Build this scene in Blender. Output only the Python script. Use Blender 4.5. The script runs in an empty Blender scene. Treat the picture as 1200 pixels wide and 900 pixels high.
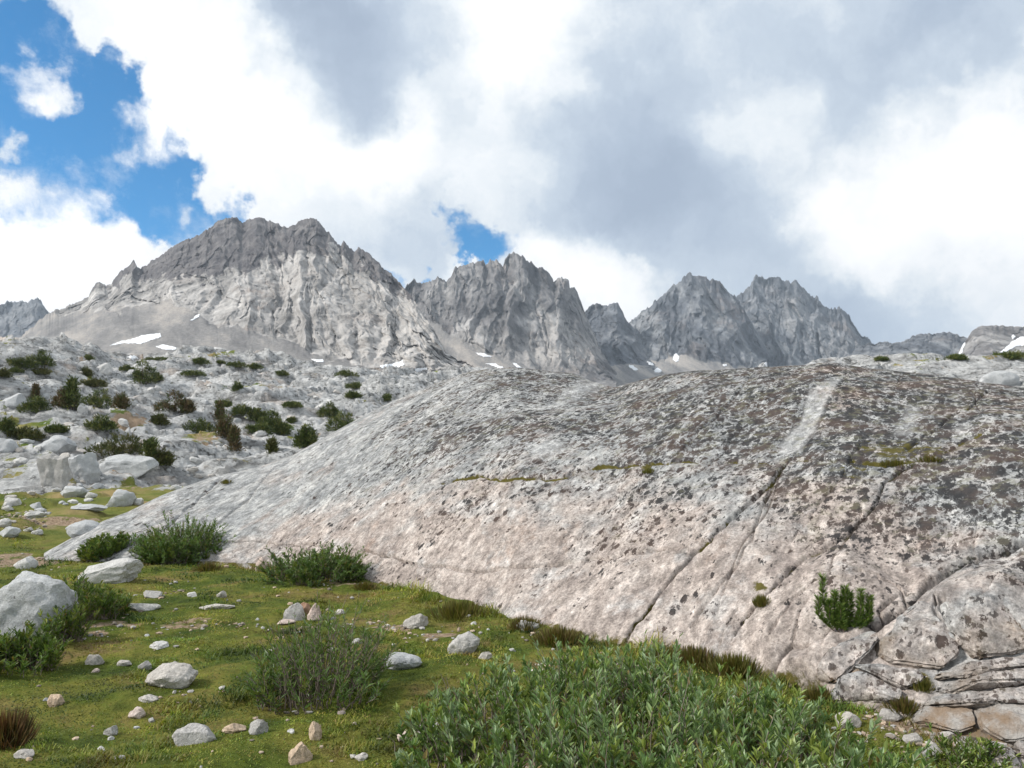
import bpy, bmesh, math, random
import numpy as np
from mathutils import Vector, Matrix
from mathutils.bvhtree import BVHTree

R = math.radians
scene = bpy.context.scene
COL = scene.collection

# ------------------------------------------------------------------ camera, sky, sun, exposure
F, PITCH, EYE = 940.0, math.atan(70 / 940.0), 1.6
cam_d = bpy.data.cameras.new('camera')
cam = bpy.data.objects.new('camera', cam_d)
COL.objects.link(cam)
cam.location = (0, 0, EYE)
cam.rotation_euler = (math.pi / 2 + PITCH, 0, 0)
cam_d.sensor_width = 36.0
cam_d.lens = 36.0 * F / 1200.0
cam_d.clip_start = 0.05
cam_d.clip_end = 20000
scene.camera = cam

SUN_DIR = Vector((-0.76, -0.16, 0.62)).normalized()       # towards the sun: high, left, behind the camera
sun_d = bpy.data.lights.new('sun', 'SUN')
sun_d.energy = 3.6
sun_d.angle = R(7)
sun_d.color = (1.0, 0.95, 0.88)
sun = bpy.data.objects.new('sun', sun_d)
COL.objects.link(sun)
sun.rotation_euler = SUN_DIR.to_track_quat('Z', 'Y').to_euler()
sun.location = (0, 0, 50)

scene.view_settings.view_transform = 'Standard'
scene.view_settings.look = 'None'
scene.view_settings.gamma = 1.0
scene.view_settings.exposure = 0.36
scene.view_settings.use_curve_mapping = False
scene.render.engine = 'CYCLES'
scene.cycles.use_denoising = True
scene.cycles.max_bounces = 5
scene.cycles.diffuse_bounces = 3
scene.cycles.glossy_bounces = 2
scene.cycles.transmission_bounces = 3
scene.cycles.transparent_max_bounces = 4
scene.cycles.volume_bounces = 0
scene.cycles.caustics_reflective = False
scene.cycles.caustics_refractive = False


class NT:
    """a small helper round a node tree"""
    def __init__(self, tree):
        self.t = tree
        self.n = tree.nodes
        self.l = tree.links

    def put(self, sock, v):
        if isinstance(v, bpy.types.NodeSocket):
            self.l.new(v, sock)
        elif v is not None:
            if sock.type == 'RGBA' and not isinstance(v, (int, float)) and len(v) == 3:
                v = (*v, 1.0)
            sock.default_value = v

    def math(self, op, a, b=None, c=None, clamp=False):
        n = self.n.new('ShaderNodeMath')
        n.operation = op
        n.use_clamp = clamp
        self.put(n.inputs[0], a)
        if b is not None:
            self.put(n.inputs[1], b)
        if c is not None:
            self.put(n.inputs[2], c)
        return n.outputs[0]

    def vmath(self, op, a, b=None):
        n = self.n.new('ShaderNodeVectorMath')
        n.operation = op
        self.put(n.inputs[0], a)
        if b is not None:
            self.put(n.inputs[1], b)
        return n.outputs['Value'] if op in ('LENGTH', 'DOT_PRODUCT', 'DISTANCE') else n.outputs[0]

    def noise(self, vec, scale, detail=4.0, rough=0.5, dist=0.0, color=False):
        n = self.n.new('ShaderNodeTexNoise')
        self.put(n.inputs['Vector'], vec)
        n.inputs['Scale'].default_value = scale
        n.inputs['Detail'].default_value = detail
        n.inputs['Roughness'].default_value = rough
        n.inputs['Distortion'].default_value = dist
        return n.outputs['Color'] if color else n.outputs['Fac']

    def voronoi(self, vec, scale, feature='F1', out='Distance', rand=1.0):
        n = self.n.new('ShaderNodeTexVoronoi')
        n.feature = feature
        self.put(n.inputs['Vector'], vec)
        n.inputs['Scale'].default_value = scale
        n.inputs['Randomness'].default_value = rand
        return n.outputs[out]

    def step(self, v, lo, hi, a=0.0, b=1.0, smooth=True):
        n = self.n.new('ShaderNodeMapRange')
        n.interpolation_type = 'SMOOTHSTEP' if smooth else 'LINEAR'
        self.put(n.inputs['Value'], v)
        self.put(n.inputs['From Min'], lo)
        self.put(n.inputs['From Max'], hi)
        self.put(n.inputs['To Min'], a)
        self.put(n.inputs['To Max'], b)
        return n.outputs['Result']

    def mix(self, f, a, b, blend='MIX'):
        n = self.n.new('ShaderNodeMix')
        n.data_type = 'RGBA'
        n.blend_type = blend
        n.clamp_factor = True
        self.put(n.inputs[0], f)
        self.put(n.inputs[6], a)
        self.put(n.inputs[7], b)
        return n.outputs[2]

    def ramp(self, f, stops):
        n = self.n.new('ShaderNodeValToRGB')
        e = n.color_ramp.elements
        while len(e) < len(stops):
            e.new(0.5)
        for el, (p, c) in zip(e, stops):
            el.position = p
            el.color = (*c, 1.0) if len(c) == 3 else c
        self.put(n.inputs['Fac'], f)
        return n.outputs['Color']

    def attr(self, name, out='Fac'):
        n = self.n.new('ShaderNodeAttribute')
        n.attribute_name = name
        return n.outputs[out]

    def obj(self):
        return self.n.new('ShaderNodeTexCoord').outputs['Object']

    def mapping(self, vec, rot=(0, 0, 0), scale=(1, 1, 1), loc=(0, 0, 0)):
        # turned first, then stretched along the turned axes
        n = self.n.new('ShaderNodeMapping')
        self.put(n.inputs['Vector'], vec)
        n.inputs['Rotation'].default_value = rot
        n2 = self.n.new('ShaderNodeMapping')
        self.l.new(n.outputs[0], n2.inputs['Vector'])
        n2.inputs['Scale'].default_value = scale
        n2.inputs['Location'].default_value = loc
        return n2.outputs[0]

    def bump(self, h, strength, dist, normal=None):
        n = self.n.new('ShaderNodeBump')
        self.put(n.inputs['Height'], h)
        n.inputs['Strength'].default_value = strength
        n.inputs['Distance'].default_value = dist
        if normal is not None:
            self.put(n.inputs['Normal'], normal)
        return n.outputs[0]


def pxdir(px, py):
    cx, cy = (np.asarray(px, float) - 600) / F, (450 - np.asarray(py, float)) / F
    c, s = math.cos(PITCH), math.sin(PITCH)
    return cx, c - cy * s, s + cy * c


def at(px, py, Y):
    x, y, z = pxdir(px, py)
    k = Y / y
    return np.array([x * k, y * k, EYE + z * k])


def project(x, y, z):
    c, s = math.cos(PITCH), math.sin(PITCH)
    zz = z - EYE
    f = y * c + zz * s
    u = -y * s + zz * c
    f = np.where(f > 0.01, f, 0.01)
    return 600 + F * x / f, 450 - F * u / f


# ------------------------------------------------------------------ sky: clouds over a Nishita sky
world = bpy.data.worlds.new('World')
scene.world = world
world.use_nodes = True
W = NT(world.node_tree)
bg = W.n['Background']
SKY_STRENGTH = 0.12
bg.inputs['Strength'].default_value = SKY_STRENGTH
sky = W.n.new('ShaderNodeTexSky')
sky.sky_type = 'NISHITA'
sky.sun_disc = False
sky.sun_elevation = math.asin(SUN_DIR.z)
sky.sun_rotation = math.atan2(SUN_DIR.x, SUN_DIR.y)
sky.altitude = 3300
sky.air_density = 1.0
sky.dust_density = 0.2
sky.ozone_density = 2.0

gdir = W.n.new('ShaderNodeTexCoord').outputs['Generated']
wn = W.vmath('SUBTRACT', W.noise(gdir, 5.0, 6.0, 0.62, color=True), (0.5, 0.5, 0.5))
sc_ = W.n.new('ShaderNodeVectorMath'); sc_.operation = 'SCALE'
W.l.new(wn, sc_.inputs[0]); sc_.inputs['Scale'].default_value = 0.17
wdir = W.vmath('ADD', gdir, sc_.outputs[0])
wn2 = W.n.new('ShaderNodeVectorMath'); wn2.operation = 'SCALE'
W.l.new(W.vmath('SUBTRACT', W.noise(gdir, 16.0, 5.0, 0.6, color=True), (0.5, 0.5, 0.5)), wn2.inputs[0])
wn2.inputs['Scale'].default_value = 0.085
wdir = W.vmath('ADD', wdir, wn2.outputs[0])
nrm = W.vmath('NORMALIZE', wdir)


def blob(px, py, r, vec=None, soft=0.0):
    """a round patch of sky: direction and angular radius (pixels of the 1200 wide frame)"""
    d = Vector([float(v) for v in pxdir(px, py)]).normalized()
    dist = W.vmath('DISTANCE', nrm if vec is None else vec, tuple(d))
    return W.step(dist, r / F * soft, r / F, 1.0, 0.0)


def msum(items):
    out = None
    for f, w in items:
        v = W.math('MULTIPLY', f, w) if w != 1 else f
        out = v if out is None else W.math('ADD', out, v)
    return out


holes = [(-20, 60, 95), (20, 30, 60), (60, 120, 75), (20, 170, 95), (110, 150, 75), (140, 110, 40),
         (170, 205, 52), (110, 225, 75), (180, 245, 55), (215, 272, 42), (270, 262, 36), (40, 225, 70),
         (545, 270, 38), (576, 290, 36), (-120, 120, 110), (490, 322, 14), (450, 330, 18)]
H = msum([(blob(a, b, c, soft=0.35 if c > 36 else 0.0), 1.0) for a, b, c in holes])
puffs = [(55, 105, 36, .9), (75, 130, 24, .7), (165, 175, 36, .8), (35, 268, 56, .9), (100, 60, 30, .35), (20, 110, 26, .3), (130, 205, 30, .35), (60, 205, 40, .3), (105, 248, 26, .45), (545, 305, 20, 1.0), (580, 306, 14, .5),
         (-5, 165, 16, .6), (195, 240, 20, .35), (15, 215, 25, .5)]
Pf = msum([(blob(a, b, c), w) for a, b, c, w in puffs])
wisp = W.noise(gdir, 9.0, 8.0, 0.65, 0.3)
cover = W.math('SUBTRACT', 1.0, W.math('MINIMUM', H, 1.0))
cover = W.math('ADD', cover, Pf)
near = W.math('MULTIPLY', H, 2.5, clamp=True)
cover = W.math('ADD', cover, W.math('MULTIPLY', near, W.step(wisp, 0.30, 0.72, -0.48, 0.50, smooth=False)))
cover = W.math('ADD', cover, W.math('MULTIPLY', near, W.step(W.noise(wdir, 28.0, 6.0, 0.65), 0.3, 0.7, -0.14, 0.14, smooth=False)))
cover = W.step(cover, -0.10, 0.95)

bright = [(90, 310, 150, .9), (20, 330, 120, .6), (330, 190, 150, .55), (250, 120, 130, .45), (200, 40, 120, .30), (620, 30, 120, .75), (600, 190, 90, .25), (480, 210, 110, .35),
          (1110, 260, 170, .75), (1180, 160, 130, .55), (1000, 300, 90, .6), (1190, 380, 90, .35), (680, 315, 85, .9), (740, 345, 60, .65),
          (620, 300, 50, .55), (545, 305, 35, .6), (440, 160, 90, .35), (900, 170, 80, .2), (55, 110, 60, .6), (170, 170, 60, .6)]
dark = [(400, 40, 130, .62), (420, 110, 60, .35), (350, 10, 80, .25), (700, 190, 170, .40), (740, 230, 130, .38), (800, 270, 130, .35), (850, 80, 200, .30),
        (1080, 50, 190, .36), (1130, 20, 110, .25), (1060, 350, 120, .75), (1180, 350, 45, .22), (470, 260, 120, .28), (350, 245, 90, .14), (520, 240, 60, .2), (900, 260, 90, .18), (960, 365, 100, .5), (840, 310, 80, .25)]
cn = W.noise(wdir, 5.5, 7.0, 0.55)
B = W.math('ADD', msum([(blob(a, b, c), w) for a, b, c, w in bright]),
           W.step(cn, 0.25, 0.75, 0.24, 0.76, smooth=False))
B = W.math('SUBTRACT', B, msum([(blob(a, b, c), w * 1.25) for a, b, c, w in dark]))
B = W.math('ADD', B, W.step(W.noise(wdir, 13.0, 6.0, 0.6, 0.2), 0.25, 0.75, -0.20, 0.20, smooth=False))
ccol = W.ramp(W.math('MULTIPLY_ADD', B, 0.50, 0.33, clamp=True),
              [(0.0, (0.31, 0.375, 0.475)), (0.20, (0.37, 0.44, 0.54)), (0.40, (0.48, 0.55, 0.635)), (0.57, (0.68, 0.725, 0.765)), (0.75, (0.85, 0.86, 0.87)), (1.0, (0.97, 0.97, 0.97))])
cscale = W.n.new('ShaderNodeVectorMath'); cscale.operation = 'SCALE'
W.l.new(ccol, cscale.inputs[0]); cscale.inputs['Scale'].default_value = 1.0 / SKY_STRENGTH
hs = W.n.new('ShaderNodeHueSaturation')
W.l.new(sky.outputs[0], hs.inputs['Color'])
hs.inputs['Hue'].default_value = 0.490
hs.inputs['Saturation'].default_value = 3.0
hs.inputs['Value'].default_value = 1.12
final = W.mix(cover, hs.outputs[0], cscale.outputs[0])
W.l.new(final, bg.inputs['Color'])

# ------------------------------------------------------------------ noise in numpy
def _hash(ix, iy, iz, seed):
    h = (ix.astype(np.int64) * 374761393 + iy.astype(np.int64) * 668265263 + iz.astype(np.int64) * 2147483647 // 3 + seed * 974711) & 0xFFFFFFFF
    h = ((h ^ (h >> 13)) * 1274126177) & 0xFFFFFFFF
    h = ((h ^ (h >> 16)) * 2246822519) & 0xFFFFFFFF
    return h ^ (h >> 15)


def gn2(x, y, seed=0):
    x, y = np.asarray(x, float), np.asarray(y, float)
    ix, iy = np.floor(x), np.floor(y)
    fx, fy = x - ix, y - iy
    ux, uy = fx ** 3 * (fx * (fx * 6 - 15) + 10), fy ** 3 * (fy * (fy * 6 - 15) + 10)
    z = np.zeros_like(ix)
    def g(dx, dy):
        a = _hash(ix + dx, iy + dy, z, seed) * (2 * math.pi / 4294967296.0)
        return np.cos(a) * (fx - dx) + np.sin(a) * (fy - dy)
    a = g(0, 0) + ux * (g(1, 0) - g(0, 0))
    b = g(0, 1) + ux * (g(1, 1) - g(0, 1))
    return 1.5 * (a + uy * (b - a))


def gn3(x, y, z, seed=0):
    ix, iy, iz = np.floor(x), np.floor(y), np.floor(z)
    fx, fy, fz = x - ix, y - iy, z - iz
    u, v, w = (f ** 3 * (f * (f * 6 - 15) + 10) for f in (fx, fy, fz))
    def g(dx, dy, dz):
        h = _hash(ix + dx, iy + dy, iz + dz, seed)
        a = (h & 0xFFFF) * (2 * math.pi / 65536.0)
        c = ((h >> 16) & 0xFFFF) / 32768.0 - 1.0
        s = np.sqrt(np.maximum(0, 1 - c * c))
        return s * np.cos(a) * (fx - dx) + s * np.sin(a) * (fy - dy) + c * (fz - dz)
    def lx(dy, dz):
        a = g(0, dy, dz)
        return a + u * (g(1, dy, dz) - a)
    a = lx(0, 0); a = a + v * (lx(1, 0) - a)
    b = lx(0, 1); b = b + v * (lx(1, 1) - b)
    return 1.5 * (a + w * (b - a))


def fbm(x, y, octv=4, seed=0, gain=0.5, lac=2.03):
    s, a, f = 0, 1.0, 1.0
    for k in range(octv):
        s = s + a * gn2(x * f, y * f, seed + k * 17)
        a *= gain; f *= lac
    return s


def ridged(x, y, octv=4, seed=0, gain=0.5, lac=2.1):
    s, a, f, t = 0, 1.0, 1.0, 0
    for k in range(octv):
        s = s + a * (1 - np.abs(gn2(x * f, y * f, seed + k * 31)) * 1.6)
        t += a; a *= gain; f *= lac
    return s / t


def worley(x, y, seed=0):
    ix, iy = np.floor(x), np.floor(y)
    f1 = np.full(x.shape, 9.0); f2 = np.full(x.shape, 9.0); cid = np.zeros(x.shape)
    z = np.zeros_like(ix)
    for dx in (-1, 0, 1):
        for dy in (-1, 0, 1):
            h = _hash(ix + dx, iy + dy, z, seed)
            px = ix + dx + (h & 0xFFFF) / 65536.0
            py = iy + dy + ((h >> 16) & 0xFFFF) / 65536.0
            d = np.hypot(px - x, py - y)
            near = d < f1
            f2 = np.where(near, f1, np.minimum(f2, d))
            cid = np.where(near, (h & 0xFFF) / 4096.0, cid)
            f1 = np.where(near, d, f1)
    return f1, f2, cid


def facets(x, y, seed=0, tilt=1.0):
    """broken rock: every cell is a flat facet with its own height and tilt"""
    x, y = np.broadcast_arrays(np.asarray(x, float), np.asarray(y, float))
    ix, iy = np.floor(x), np.floor(y)
    best = np.full(x.shape, 9.0); val = np.zeros(x.shape)
    z = np.zeros_like(ix)
    for dx in (-1, 0, 1):
        for dy in (-1, 0, 1):
            h = _hash(ix + dx, iy + dy, z, seed)
            px = ix + dx + (h & 0xFFFF) / 65536.0
            py = iy + dy + ((h >> 16) & 0xFFFF) / 65536.0
            ex, ey = x - px, y - py
            d = np.abs(ex) + np.abs(ey) * 0.8 + 0.3 * np.hypot(ex, ey)
            h2 = _hash(ix + dx, iy + dy, z, seed + 7)
            v = (h2 & 0xFF) / 255.0 - 0.5 + tilt * (((h2 >> 8) & 0xFF) / 127.5 - 1.0) * ex + tilt * (((h2 >> 16) & 0xFF) / 127.5 - 1.0) * ey
            near = d < best
            val = np.where(near, v, val)
            best = np.where(near, d, best)
    return val


def sstep(x, a, b):
    t = np.clip((x - a) / (b - a), 0, 1)
    return t * t * (3 - 2 * t)


def poly_dist(px, py, line):
    """distance in pixels to a polyline"""
    d = np.full(np.shape(px), 1e9)
    for (x0, y0), (x1, y1) in zip(line[:-1], line[1:]):
        vx, vy = x1 - x0, y1 - y0
        t = np.clip(((px - x0) * vx + (py - y0) * vy) / (vx * vx + vy * vy + 1e-9), 0, 1)
        d = np.minimum(d, np.hypot(px - x0 - t * vx, py - y0 - t * vy))
    return d


def inside(px, py, poly):
    r = np.zeros(np.shape(px), bool)
    n = len(poly)
    for i in range(n):
        x0, y0 = poly[i]; x1, y1 = poly[(i + 1) % n]
        c = (y0 > py) != (y1 > py)
        r ^= c & (px < (x1 - x0) * (py - y0) / ((y1 - y0) if y1 != y0 else 1e-9) + x0)
    return r


# ------------------------------------------------------------------ mesh helpers
def link(name, me, mat=None, parent=None):
    o = bpy.data.objects.new(name, me)
    COL.objects.link(o)
    if mat is not None:
        me.materials.append(mat)
    if parent is not None:
        o.parent = parent
    return o


def tag(o, label=None, cat=None, group=None, kind=None):
    for k, v in (('label', label), ('category', cat), ('group', group), ('kind', kind)):
        if v:
            o[k] = v
    return o


def empty(name, loc):
    o = bpy.data.objects.new(name, None)
    o.empty_display_size = 0.1
    COL.objects.link(o)
    o.location = loc
    return o


def raw_mesh(name, V, faces, smooth=True, attrs=None, cols=None):
    """faces: list of int arrays (n,k)"""
    me = bpy.data.meshes.new(name)
    V = np.ascontiguousarray(V, np.float32)
    me.vertices.add(len(V))
    me.vertices.foreach_set('co', V.ravel())
    faces = [np.asarray(f, np.int32) for f in faces if len(f)]
    nl = sum(f.size for f in faces); npoly = sum(len(f) for f in faces)
    me.loops.add(nl); me.polygons.add(npoly)
    me.loops.foreach_set('vertex_index', np.concatenate([f.ravel() for f in faces]))
    starts, tot = [], 0
    for f in faces:
        starts.append(tot + np.arange(len(f)) * f.shape[1]); tot += f.size
    me.polygons.foreach_set('loop_start', np.concatenate(starts).astype(np.int32))
    me.polygons.foreach_set('use_smooth', np.full(npoly, smooth))
    me.update(calc_edges=True)
    me.validate()
    for k, a in (attrs or {}).items():
        at_ = me.attributes.new(k, 'FLOAT', 'POINT')
        at_.data.foreach_set('value', np.ascontiguousarray(a, np.float32).ravel())
    for k, a in (cols or {}).items():
        at_ = me.attributes.new(k, 'FLOAT_COLOR', 'POINT')
        a = np.asarray(a, np.float32)
        if a.shape[1] == 3:
            a = np.concatenate([a, np.ones((len(a), 1), np.float32)], 1)
        at_.data.foreach_set('color', np.ascontiguousarray(a).ravel())
    return me


def grid_faces(nr, nc, mask=None, flip=False):
    i = np.arange(nr - 1)[:, None] * nc + np.arange(nc - 1)[None, :]
    q = np.stack([i, i + 1, i + nc + 1, i + nc], -1)
    if flip:
        q = q[..., ::-1]
    q = q.reshape(-1, 4)
    return q if mask is None else q[mask.ravel()]


def compact(V, faces, attrs):
    used = np.unique(faces)
    m = np.full(len(V), -1); m[used] = np.arange(len(used))
    return V[used], m[faces], {k: a[used] for k, a in attrs.items()}


def grid_normals(X, Y, Z):
    P = np.stack([X, Y, Z], -1)
    du = np.gradient(P, axis=1); dv = np.gradient(P, axis=0)
    N = np.cross(du, dv)
    N /= np.linalg.norm(N, axis=-1, keepdims=True) + 1e-9
    return np.where(N[..., 2:3] < 0, -N, N)


# ------------------------------------------------------------------ materials
def material(name):
    m = bpy.data.materials.new(name)
    m.use_nodes = True
    t = NT(m.node_tree)
    b = t.n['Principled BSDF']
    b.inputs['Roughness'].default_value = 0.9
    b.inputs['Specular IOR Level'].default_value = 0.08
    return m, t, b


def granite_slab_material():
    m, t, b = material('lichened granite')
    o = t.obj()
    lich, pink, moss, pale, crack = (t.attr(k) for k in ('lichen', 'pink', 'moss', 'pale', 'crack'))
    streak = t.mapping(o, rot=(0, 0, R(-60)), scale=(0.42, 1.0, 0.9))
    lv = t.mapping(o, rot=(0, 0, R(-60)), scale=(0.50, 1.1, 1.0))
    flute = t.mapping(o, rot=(0, 0, R(-60)), scale=(0.16, 1.0, 0.9))
    big = t.noise(o, 0.7, 5, 0.6)
    mid = t.math('ADD', t.math('MULTIPLY', t.noise(lv, 4.0, 9, 0.72), 0.75), t.math('MULTIPLY', t.noise(flute, 3.5, 6, 0.62), 0.25))
    fine = t.noise(o, 42, 5, 0.8)
    grit = t.noise(lv, 12.0, 7, 0.78)
    grey = t.ramp(mid, [(0.36, (0.175, 0.182, 0.187)), (0.48, (0.28, 0.285, 0.285)), (0.60, (0.415, 0.412, 0.40))])
    rose = t.ramp(mid, [(0.36, (0.235, 0.20, 0.183)), (0.48, (0.345, 0.297, 0.268)), (0.60, (0.475, 0.42, 0.385))])
    pk = t.math('ADD', pink, t.step(t.noise(o, 1.1, 6, 0.65), 0.3, 0.7, -0.55, 0.55, smooth=False))
    c = t.mix(t.step(pk, 0.1, 0.9), grey, rose)
    # pale scoured patches and bluish clean rock
    pn = t.math('ADD', t.math('MULTIPLY', pale, 0.7), t.step(t.noise(o, 2.1, 6, 0.6), 0.55, 0.66, 0.0, 0.6))
    c = t.mix(t.math('MULTIPLY', pn, 0.7, clamp=True), c, t.mix(grit, (0.40, 0.41, 0.415), (0.58, 0.57, 0.555)))
    # iron brown smudges
    ir = t.step(t.noise(streak, 1.7, 7, 0.7), 0.56, 0.72)
    c = t.mix(t.math('MULTIPLY', ir, 0.42), c, (0.25, 0.155, 0.105))
    # grain
    c = t.mix(0.75, c, t.ramp(grit, [(0.36, (0.2, 0.2, 0.2)), (0.5, (0.5, 0.5, 0.5)), (0.64, (0.84, 0.84, 0.84))]), 'OVERLAY')
    c = t.mix(0.75, c, t.ramp(fine, [(0.3, (0.2, 0.2, 0.2)), (0.5, (0.5, 0.5, 0.5)), (0.7, (0.85, 0.85, 0.85))]), 'OVERLAY')
    # dark map lichen: spots that crowd where the mask is high
    lich = t.math('MINIMUM', t.math('MAXIMUM', lich, 0.0), 0.95)
    lw = t.vmath('ADD', lv, t.vmath('MULTIPLY', t.vmath('SUBTRACT', t.noise(lv, 16, 4, 0.7, color=True), (0.5, 0.5, 0.5)), (0.13, 0.13, 0.13)))

    clump = t.step(t.noise(lv, 1.9, 6, 0.7), 0.36, 0.56, 0.35, 1.1)
    lich_n = t.math('MULTIPLY', lich, clump)

    def thalli(scale, lo, hi, cut):
        """separate lichen thalli: cells that are taken at random, each a ragged spot of its own size"""
        n = t.n.new('ShaderNodeTexVoronoi')
        t.put(n.inputs['Vector'], lw)
        n.inputs['Scale'].default_value = scale
        rnd = t.vmath('DOT_PRODUCT', n.outputs['Color'], (0.0, 1.0, 0.0))
        rad = t.math('MULTIPLY_ADD', rnd, hi - lo, lo)
        rad = t.math('MULTIPLY', rad, t.step(lich, 0.0, 0.9, 0.55, 1.1, smooth=False))
        pick = t.vmath('DOT_PRODUCT', n.outputs['Color'], (1.0, 0.0, 0.0))
        on = t.math('LESS_THAN', pick, t.math('MULTIPLY', lich_n, cut))
        spot = t.step(t.math('SUBTRACT', rad, n.outputs['Distance']), -0.03, 0.03)
        return t.math('MULTIPLY', spot, on)

    gate = t.step(t.noise(lv, 26, 5, 0.75), 0.33, 0.40)
    s0 = t.math('MULTIPLY', thalli(6.0, 0.22, 0.50, 0.7), t.step(lich, 0.45, 0.8))
    s1 = t.math('MAXIMUM', s0, thalli(12.0, 0.28, 0.60, 1.15))
    s1 = t.math('MULTIPLY', s1, gate)
    s2 = thalli(25.0, 0.30, 0.64, 1.25)
    lc = t.mix(t.step(t.noise(o, 2.2, 4, 0.6), 0.4, 0.62), (0.026, 0.026, 0.028), (0.066, 0.047, 0.040))
    keep = t.math('SUBTRACT', 1.0, t.math('MULTIPLY', pale, 0.75, clamp=True))
    c = t.mix(t.math('MULTIPLY', t.math('MAXIMUM', s1, t.math('MULTIPLY', s2, 0.85)), t.math('MULTIPLY', keep, 0.92)), c, lc)
    # grey-green crust lichen
    n3 = t.noise(o, 5.5, 7, 0.72)
    gl = t.step(t.math('ADD', n3, t.math('MULTIPLY', lich, 0.05)), 0.585, 0.63)
    c = t.mix(t.math('MULTIPLY', gl, t.math('MULTIPLY', lich, 0.32)), c, (0.24, 0.235, 0.15))
    rust = t.attr('rust')
    c = t.mix(t.math('MULTIPLY', rust, t.step(grit, 0.35, 0.6, 0.5, 0.95)), c, t.mix(grit, (0.10, 0.065, 0.03), (0.27, 0.185, 0.10)))
    # moss and soil in the joints; crevice shade painted dark along the cracks
    mo = t.step(t.math('ADD', moss, t.step(t.noise(o, 9.0, 5, 0.7), 0.3, 0.7, -0.3, 0.3, smooth=False)), 0.35, 0.6)
    c = t.mix(t.math('MULTIPLY', t.step(crack, 0.2, 0.8), 0.8), c, (0.065, 0.05, 0.04))
    c = t.mix(mo, c, t.mix(t.noise(o, 20, 3), (0.05, 0.055, 0.015), (0.15, 0.12, 0.035)))
    t.put(b.inputs['Base Color'], c)
    h = t.math('ADD', grit, t.math('MULTIPLY', fine, 0.35))
    h = t.math('SUBTRACT', h, t.math('MULTIPLY', s1, 0.10))
    t.put(b.inputs['Normal'], t.bump(h, 0.65, 0.04))
    return m


def boulder_material(name, lo, mid, hi, lichen=0.5, brown=0.0):
    m, t, b = material(name)
    o = t.obj()
    geo = t.n.new('ShaderNodeNewGeometry').outputs['Position']
    n = t.noise(geo, 4.0, 6, 0.65)
    c = t.ramp(n, [(0.25, lo), (0.5, mid), (0.75, hi)])
    c = t.mix(0.6, c, t.ramp(t.noise(geo, 70, 4, 0.7), [(0.3, (0.28, 0.28, 0.28)), (0.7, (0.8, 0.8, 0.8))]), 'OVERLAY')
    sp = t.step(t.noise(geo, 17, 5, 0.7), 0.72 - 0.17 * lichen, 0.79 - 0.17 * lichen)
    c = t.mix(t.math('MULTIPLY', sp, 0.75), c, (0.06, 0.055, 0.052))
    if brown:
        br = t.step(t.noise(geo, 2.5, 5, 0.6), 0.62 - 0.2 * brown, 0.72 - 0.15 * brown)
        c = t.mix(t.math('MULTIPLY', br, 0.75), c, (0.20, 0.125, 0.065))
    t.put(b.inputs['Base Color'], c)
    h = t.math('ADD', t.noise(geo, 14, 8, 0.7), t.math('MULTIPLY', t.noise(geo, 90, 3, 0.6), 0.25))
    t.put(b.inputs['Normal'], t.bump(h, 0.8, 0.035))
    return m


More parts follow.
